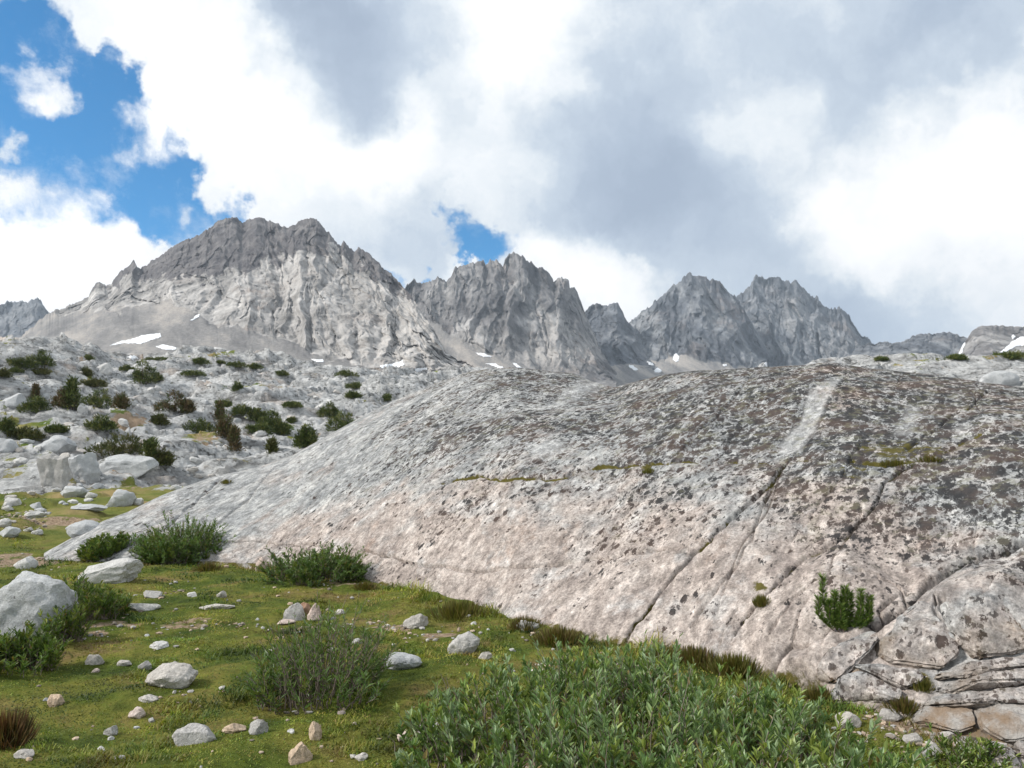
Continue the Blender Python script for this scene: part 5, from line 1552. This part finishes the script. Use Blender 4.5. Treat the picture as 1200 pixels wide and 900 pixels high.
def gravel_mesh():
    rg = np.random.default_rng(77)
    n = 60000
    tt = rg.uniform(R(-38), R(38), n); rr_ = np.exp(rg.uniform(math.log(3.0), math.log(26), n))
    x, y = rr_ * np.sin(tt), rr_ * np.cos(tt)
    sb = sstep(fbm(x / 1.1, y / 1.1, 4, 66), 0.25, 0.7)
    px_, py_ = project(x, y, 0 * x)
    dirt = np.maximum(np.maximum(ell(px_, py_, 1060, 850, 70, 26), ell(px_, py_, 1120, 880, 70, 26)), ell(px_, py_, 80, 612, 130, 8))
    ok = (rg.random(n) < np.clip(0.012 + 0.32 * sb + 0.9 * dirt + 0.2 * ell(px_, py_, 110, 580, 170, 34), 0, 1)) & (rr_ < foot_r(tt) + np.where(tt < TH0, 99, 0.05))
    x, y, rr_, tt = x[ok], y[ok], rr_[ok], tt[ok]
    n = len(x)
    z = np.array([ground_z(a, b) for a, b in zip(x, y)])
    v, f = ico(1)
    size = (0.003 + 0.0009 * rr_) * np.exp(np.clip(rg.normal(0, 0.5, n), -1, 0.9))
    q = v[None] * (1 + rg.normal(0, 0.2, (n, len(v), 1))) * size[:, None, None] * rg.uniform(0.6, 1.4, (n, 1, 3)) * np.array([1.2, 1.2, 0.7])
    V = (q + np.stack([x, y, z + 0.3 * size], 1)[:, None]).reshape(-1, 3)
    F_ = (np.arange(n)[:, None, None] * len(v) + f[None]).reshape(-1, 3)
    pal = np.array([(0.42, 0.40, 0.37), (0.30, 0.29, 0.28), (0.44, 0.35, 0.27), (0.22, 0.19, 0.16), (0.36, 0.28, 0.22)])
    C = np.repeat(pal[rg.integers(0, 5, n)] * rg.uniform(.7, 1.2, n)[:, None], len(v), 0)
    return raw_mesh('gravel', V, [F_], False, cols={'col': C})


M_gravel, _t, _b = material('loose gravel')
_t.put(_b.inputs['Base Color'], _t.attr('col', 'Color'))
tag(link('gravel', gravel_mesh(), M_gravel), 'loose gravel and grit in the bare patches of the turf', 'gravel', kind='stuff')


# ------------------------------------------------------------------ tufts: sedge and dry grass one could count
def tuft(px, py, wpx, hpx, cols, label, seed, n=420, on=None):
    hh = (on or hit)(px, py)
    p = hh[0]; k = p.y / F
    rg = np.random.default_rng(seed)
    a = wpx * k / 2; h = hpx * k
    q = np.clip(rg.normal(0, 0.42, (n, 2)), -0.95, 0.95) * np.array([a, min(a, 0.3)])
    az = np.arctan2(q[:, 1], q[:, 0]) + rg.normal(0, 0.6, n)
    r_ = np.hypot(q[:, 0] / a, q[:, 1] / a)
    d = np.stack([np.cos(az) * (0.15 + 0.7 * r_), np.sin(az) * (0.15 + 0.7 * r_), np.ones(n)], 1)
    pos = np.concatenate([q, np.full((n, 1), -0.02)], 1)
    L = h * rg.uniform(0.6, 1.15, n) * (1.1 - 0.4 * np.clip(r_, 0, 1))
    c = np.array(cols)[rg.integers(0, len(cols), n)] * rg.uniform(0.7, 1.25, n)[:, None]
    V, Fc, C = leaves(pos, d, np.stack([-np.sin(az), np.cos(az), 0 * az], 1), L, np.full(n, 0.004 + 0.0004 * p.y), c, fold=0.1)
    o = link('grass_tuft', raw_mesh('grass_tuft', V, [Fc], False, cols={'col': C}), M_grass)
    o.location = (p.x, p.y, p.z)
    tag(o, label, 'grass tuft', 'tufts of sedge and dry grass')


BRN = [(0.15, 0.08, 0.04), (0.19, 0.125, 0.06), (0.12, 0.10, 0.04)]
YEL = [(0.15, 0.145, 0.035), (0.11, 0.12, 0.025), (0.18, 0.15, 0.05)]
OLV = [(0.11, 0.12, 0.025), (0.17, 0.145, 0.045), (0.15, 0.105, 0.045)]
tuft(8, 872, 44, 40, BRN, 'reddish brown dry tuft at the lower left edge of the meadow', 1, 700)
tuft(243, 668, 28, 11, OLV, 'olive tuft right of the big dense willow bush', 2)
tuft(428, 690, 28, 10, OLV, 'olive brown tuft at the right end of the long low willow', 3)
tuft(540, 722, 70, 20, YEL, 'yellow-green grass cushion at the outcrop foot above the rounded stone', 4, 700)
tuft(655, 752, 60, 19, OLV, 'olive sedge clump at the outcrop foot above the front willow', 5, 700)
tuft(615, 736, 34, 16, OLV, 'small olive sedge tuft left of the larger olive clump', 6)
tuft(815, 776, 80, 20, OLV, 'brownish sedge clump where two cracks reach the meadow', 7, 800)
tuft(862, 790, 60, 26, YEL, 'yellowish sedge clump right of the brownish one at the outcrop foot', 8, 700)
tuft(775, 772, 40, 18, YEL, 'small yellowish sedge tuft left of the brownish clump', 9)
tuft(893, 708, 16, 14, YEL, 'little moss tuft in the crack left of the seedling pine', 10, 260)
tuft(1082, 806, 22, 14, YEL, 'green tuft in the joint above the lowest ledge', 11, 260)
tuft(1060, 830, 34, 16, OLV, 'brown-green tuft under the jointed ledges at lower right', 12, 400)
tuft(1048, 545, 40, 10, YEL, 'ochre grass strip in the mossy hollow high on the outcrop', 13, 300)
tuft(1090, 540, 30, 9, OLV, 'darker grass bit right of the ochre strip high on the outcrop', 14, 240)
tuft(760, 553, 16, 7, YEL, 'tiny green cushion on the level crack halfway up the outcrop', 15, 200)
tuft(960, 820, 40, 18, OLV, 'brownish tuft between front willow and triangular wedge', 16, 400)
tuft(265, 546 + 20, 14, 6, YEL, 'small grass tuft on the left shoulder of the outcrop', 17, 150)


# ------------------------------------------------------------------ pines and krummholz
PINE = np.array([(0.045, 0.070, 0.018), (0.075, 0.105, 0.026), (0.11, 0.14, 0.036), (0.155, 0.165, 0.048)])
RED = np.array([(0.12, 0.08, 0.04), (0.085, 0.08, 0.03), (0.07, 0.09, 0.026), (0.13, 0.10, 0.05)])
YGR = np.array([(0.075, 0.085, 0.022), (0.10, 0.105, 0.03), (0.055, 0.07, 0.02), (0.12, 0.11, 0.045)])


def pine(px, py, wpx, hpx, label, seed, pal=PINE, form='bush', group=None, name='pine_tree', dens=1.0, foot=None):
    hh = foot or hit_t(px, py)
    if hh is None:
        return None
    p = hh[0]; k = p.y / F
    rg = np.random.default_rng(seed)
    Wm, Hm = wpx * k * 0.80, hpx * k * 0.88
    root = empty(name, p)
    tag(root, label, 'tree' if name == 'pine_tree' else 'shrub', group)
    # leaders
    if form == 'cone':
        nl = 1
    elif form == 'mat':
        nl = max(4, int(Wm / 0.5))
    else:
        nl = max(3, int(Wm / 0.55))
    shoots, tr = [], []
    for i in range(nl):
        u = 0 if nl == 1 else -1 + 2 * (i + 0.5) / nl + rg.normal(0, 0.25 / nl)
        x0 = u * Wm * 0.42
        y0 = rg.normal(0, 0.12) * Wm
        hgt = Hm * (1 - (0.55 if form != 'mat' else 0.3) * abs(u) ** 1.5) * rg.uniform(0.62, 1.05)
        if i == nl // 2:
            hgt = Hm
        lean = u * 0.25 + rg.normal(0, 0.08)
        tr.append([(x0 * 0.5, y0 * 0.5, -0.12 * Hm), (x0 * 0.85, y0 * .9, hgt * 0.3), (x0 + lean * hgt * 0.3, y0, hgt * 0.65), (x0 + lean * hgt * .5, y0, hgt * 0.95)])
        wid = (Wm * 0.5 if nl == 1 else Wm / nl * 1.15 + 0.15)
        nb = int((70 if nl > 1 else 170) * dens)
        for _ in range(nb):
            s = rg.random() ** 0.85
            s = 0.04 + 0.96 * s
            if form == 'cone':
                rmax = wid * (1 - s) ** 0.75 * (0.75 + 0.35 * math.sin(s * 17 + seed)) + 0.05
            else:
                rmax = wid * (0.35 + 0.65 * math.sin(min(1, (1 - s) * 1.35 + 0.1) * math.pi / 2))
            a = rg.uniform(0, 2 * math.pi)
            rad = rmax * rg.uniform(0.35, 1.0)
            c = np.array([x0 + lean * hgt * 0.5 * s + rad * math.cos(a), y0 + rad * math.sin(a) * 0.9, hgt * s - 0.12 * rad])
            shoots.append((c, np.array([math.cos(a) * 0.7, math.sin(a) * 0.7, 0.55 + 0.6 * s]), rg.uniform(0.6, 1.3)))
    sc_n = 11
    C0 = np.array([s[0] for s in shoots]); D0 = np.array([s[1] for s in shoots]); K0 = np.array([s[2] for s in shoots])
    n = len(C0)
    ln = np.clip(0.16 + 0.055 * Hm, 0.08, 0.42) * K0
    pos = np.repeat(C0, sc_n, 0) + rg.normal(0, 0.35, (n * sc_n, 3)) * np.repeat(ln, sc_n)[:, None]
    dd = np.repeat(D0, sc_n, 0) + rg.normal(0, 0.55, (n * sc_n, 3))
    L = np.repeat(ln, sc_n) * rg.uniform(0.5, 1.1, n * sc_n)
    cc = pal[rg.integers(0, len(pal), n)]
    col = np.repeat(cc, sc_n, 0) * rg.uniform(0.65, 1.35, n * sc_n)[:, None]
    V, Fc, C = leaves(pos, dd, rg.normal(0, 1, dd.shape), L, L * 0.26, col, six=False)
    V[:, 2] = np.maximum(V[:, 2], -0.25 * Hm)
    link('crown' if name == 'pine_tree' else 'foliage', raw_mesh('crown', V, [Fc], False, cols={'col': C}), M_needle, root)
    tp = np.array(tr)
    r0 = np.full(len(tp), np.clip(0.035 * Hm, 0.01, 0.12))
    V, Fc = tubes(tp, r0, r0 * 0.3)
    link('trunk' if name == 'pine_tree' else 'stems', raw_mesh('trunk', V, [Fc], True), M_bark, root)
    return root


PG = 'pines and shrubs on the rocky hillside'
T_ = [
    # px, foot, w, h, label, palette, form, name
    (50, 429, 26, 20, 'dark twin-topped pine clump on the skyline slab of the hillside', PINE, 'bush', 'pine_tree'),
    (25, 431, 30, 13, 'low dark pine mat joining the twin-topped clump on its left', PINE, 'mat', 'pine_shrub'),
    (46, 438, 28, 6, 'thin green mat of shrub below the twin-topped pine clump', YGR, 'mat', 'pine_shrub'),
    (18, 436, 12, 4, 'tiny dark shrub under the low dark mat near the left crest', PINE, 'mat', 'pine_shrub'),
    (3, 441, 14, 8, 'olive shrub cut by the left edge near the hill crest', YGR, 'mat', 'pine_shrub'),
    (85, 480, 30, 38, 'tall dark conical pine, the biggest on the left hillside', PINE, 'cone', 'pine_tree'),
    (74, 477, 18, 22, 'reddish dying pine against the left side of the biggest pine', RED, 'bush', 'pine_tree'),
    (113, 477, 34, 22, 'dark low pine row right of the biggest pine', PINE, 'bush', 'pine_shrub'),
    (142, 478, 14, 20, 'reddish spiky pine at the right end of the dark low row', RED, 'bush', 'pine_tree'),
    (42, 482, 26, 17, 'dark green pine bush under a reddish top at far left', PINE, 'bush', 'pine_shrub'),
    (41, 470, 10, 20, 'reddish pine top rising from the dark bush at far left', RED, 'cone', 'pine_tree'),
    (168, 450, 24, 30, 'dark upright pine near the middle of the hill crest', PINE, 'bush', 'pine_tree'),
    (184, 447, 9, 11, 'small dark pine just right of the upright crest pine', PINE, 'bush', 'pine_tree'),
    (186, 423, 36, 5, 'long thin dark shrub mat above the upright crest pine', PINE, 'mat', 'pine_shrub'),
    (148, 434, 14, 6, 'small dark shrub left of the upright crest pine', PINE, 'mat', 'pine_shrub'),
    (104, 422, 9, 6, 'lone small shrub left of the pink notch on the crest', PINE, 'bush', 'pine_shrub'),
    (110, 453, 32, 9, 'bright olive shrub mat above the dark low pine row', YGR, 'mat', 'pine_shrub'),
    (100, 440, 12, 11, 'yellowish shrub by the pink rock at the crest', YGR, 'bush', 'pine_shrub'),
    (118, 503, 30, 17, 'brownish dark shrub mid-slope below the dark low row', PINE, 'bush', 'pine_shrub'),
    (138, 533, 64, 26, 'wide yellow-green shrub thicket over the long ledge boulder', YGR, 'bush', 'pine_shrub'),
    (186, 543, 30, 13, 'bright green low shrub at the right end of the long ledge boulder', YGR, 'mat', 'pine_shrub'),
    (177, 541, 8, 24, 'slim upright pine spike on the bright green low shrub', PINE, 'cone', 'pine_tree'),
    (204, 482, 34, 26, 'reddish green pine clump in the middle of the hillside', RED, 'bush', 'pine_tree'),
    (220, 483, 9, 15, 'little reddish pine right of the reddish green clump', RED, 'bush', 'pine_tree'),
    (186, 497, 16, 11, 'olive round shrub below the reddish green clump', YGR, 'mat', 'pine_shrub'),
    (231, 507, 36, 16, 'dark flat-topped shrub row in mid hillside above the tan patch', PINE, 'bush', 'pine_shrub'),
    (257, 497, 14, 28, 'reddish pine at the top of the slanting line of pines', RED, 'cone', 'pine_tree'),
    (265, 512, 18, 26, 'brown-green pine in the slanting line, between its top and foot trees', RED, 'bush', 'pine_tree'),
    (275, 528, 18, 28, 'conical reddish pine at the foot of the slanting line', RED, 'cone', 'pine_tree'),
    (262, 478, 20, 10, 'dark pine mat where the right hand pine row begins', PINE, 'mat', 'pine_shrub'),
    (283, 486, 24, 12, 'dark pine bush second along the right hand pine row', PINE, 'bush', 'pine_shrub'),
    (302, 494, 18, 16, 'dark twin pine bush third along the right hand pine row', PINE, 'bush', 'pine_shrub'),
    (318, 502, 22, 22, 'roundest and darkest pine of the right hand pine row', PINE, 'bush', 'pine_tree'),
    (331, 509, 16, 14, 'last and lowest dark pine of the right hand pine row', PINE, 'bush', 'pine_tree'),
    (302, 508, 30, 11, 'long dark pine mat underneath the right hand pine row', PINE, 'mat', 'pine_shrub'),
    (318, 530, 9, 14, 'tiny lone olive pine below the right hand pine row', YGR, 'cone', 'pine_tree'),
    (358, 524, 17, 27, 'upright dark pine standing alone near the outcrop edge', PINE, 'bush', 'pine_tree'),
    (341, 477, 22, 6, 'flat dark shrub hanging on the pale cliff right of the pine row', PINE, 'mat', 'pine_shrub'),
    (342, 495, 8, 6, 'speck of dark shrub at the base of the pale cliff', PINE, 'bush', 'pine_shrub'),
    (386, 489, 22, 18, 'dark pine leaning in the gap above the outcrop edge', PINE, 'bush', 'pine_tree'),
    (402, 505, 36, 24, 'dark green pine thicket half hidden by the outcrop edge', PINE, 'bush', 'pine_shrub'),
    (235, 427, 24, 8, 'dark shrub mat on the crest right of the upright crest pine', PINE, 'mat', 'pine_shrub'),
    (224, 440, 32, 6, 'slanting dark shrub strip just under the crest', PINE, 'mat', 'pine_shrub'),
    (276, 430, 24, 7, 'dark shrub mat at the centre of the hill crest', PINE, 'mat', 'pine_shrub'),
    (298, 432, 16, 7, 'dark shrub right next to the central crest mat', PINE, 'mat', 'pine_shrub'),
    (258, 426, 9, 3, 'thin dark shrub streak between the crest mats', PINE, 'mat', 'pine_shrub'),
    (330, 440, 14, 6, 'small dark shrub alone on the paler right crest', PINE, 'mat', 'pine_shrub'),
    (406, 441, 28, 7, 'dark shrub mat on the crest above the leaning pine', PINE, 'mat', 'pine_shrub'),
    (416, 455, 22, 7, 'slanting shrub streak below the right crest mat', PINE, 'mat', 'pine_shrub'),
    (414, 466, 16, 7, 'round dark shrub under the slanting shrub streak', PINE, 'mat', 'pine_shrub'),
    (453, 470, 11, 9, 'lone shrub at the edge where hillside meets outcrop', PINE, 'bush', 'pine_shrub'),
    (278, 458, 10, 11, 'dark shrub in a cleft of the pale cliff under the crest', PINE, 'bush', 'pine_shrub'),
    (30, 514, 48, 12, 'broad green shrub patch in rubble at the far left', YGR, 'mat', 'pine_shrub'),
    (66, 506, 18, 6, 'dark low shrub right of the broad green patch', PINE, 'mat', 'pine_shrub'),
    (6, 505, 12, 14, 'dark shrub at the left edge beside the broad green patch', PINE, 'bush', 'pine_shrub'),
    (1122, 421, 22, 5, 'small dark krummholz mat on the plateau behind the right crest', PINE, 'mat', 'pine_shrub'),
    (1184, 421, 44, 9, 'wide dark krummholz mat at the right edge of the plateau', PINE, 'mat', 'pine_shrub'),
    (1033, 422, 12, 3, 'tiny dark krummholz spot on the plateau, leftmost there', PINE, 'mat', 'pine_shrub'),
]
for i, (px_, py_, w_, h_, lab_, pal_, form_, nm_) in enumerate(T_):
    pine(px_, py_, w_, h_, lab_, 500 + i * 3, pal_, form_, PG, nm_, dens=0.8 if w_ < 15 else 1.1)


# the seedling pine in the crack of the outcrop
def seedling(px, py, hpx):
    h_ = hit(px, py); p = h_[0]; k = p.y / F; H_ = hpx * k
    rg = np.random.default_rng(3)
    root = empty('pine_seedling', p)
    tag(root, 'bright green bushy pine seedling growing from a crack low on the outcrop', 'tree')
    tr, pos, dd, LL, cc = [], [], [], [], []
    for u, s in ((-0.36, 1.0), (-0.20, .72), (-0.05, .62), (0.12, .7), (0.26, .78), (0.40, .66), (-0.48, .6), (0.02, .8), (0.3, .5), (-.3, .55), (-.12, .5), (.45, .45)):
        y0 = rg.normal(0, 0.10) * H_
        base = np.array([u * H_ * 0.35, y0 * 0.4, -0.03]); top = np.array([u * H_ * 1.05, y0, H_ * s])
        mid = base * 0.35 + top * 0.65 + np.array([u * H_ * 0.25, 0, -H_ * 0.12])
        path = np.array([base, base * .6 + mid * .4, mid, top])
        tr.append(path)
        for _ in range(420):
            q = rg.random() ** 0.7
            q = 0.18 + 0.82 * q
            pt = np.array([np.interp(q, [0, .33, .67, 1], path[:, c]) for c in range(3)])
            a = rg.uniform(0, 2 * math.pi)
            pos.append(pt)
            dd.append(np.array([math.cos(a), math.sin(a), 0.9 + rg.normal(0, .3)]))
            LL.append(H_ * rg.uniform(0.10, 0.16))
            cc.append(np.array([(0.105, 0.175, 0.028), (0.075, 0.135, 0.022), (0.145, 0.20, 0.038)][rg.integers(0, 3)]) * rg.uniform(.7, 1.3))
    pos, dd, LL, cc = map(np.array, (pos, dd, LL, cc))
    V, Fc, C = leaves(pos, dd, rg.normal(0, 1, dd.shape), LL, np.full(len(LL), 0.0058), cc, fold=.1, six=False)
    link('crown', raw_mesh('crown', V, [Fc], False, cols={'col': C}), M_needle, root)
    V, Fc = tubes(np.array(tr), np.full(len(tr), 0.006), np.full(len(tr), 0.003))
    link('trunk', raw_mesh('trunk', V, [Fc], True), M_bark, root)


seedling(992, 738, 58)

# ------------------------------------------------------------------ thin mountain air
bm = bmesh.new()
bmesh.ops.create_cube(bm, size=1.0)
_zl, _zh = -60.0, 640.0
for v in bm.verts:
    v.co = (v.co.x * 8400, v.co.y * 8400, _zl + (v.co.z + .5) * (_zh - _zl))
me = bpy.data.meshes.new('haze'); bm.to_mesh(me); bm.free()
mh = bpy.data.materials.new('thin haze'); mh.use_nodes = True
tn = NT(mh.node_tree)
tn.n.remove(tn.n['Principled BSDF'])
pv = tn.n.new('ShaderNodeVolumePrincipled')
pv.inputs['Color'].default_value = (0.72, 0.85, 1.0, 1)
pv.inputs['Density'].default_value = 0.00011
pv.inputs['Anisotropy'].default_value = 0.2
tn.l.new(pv.outputs[0], tn.n['Material Output'].inputs['Volume'])
tag(link('haze', me, mh), kind='stuff')
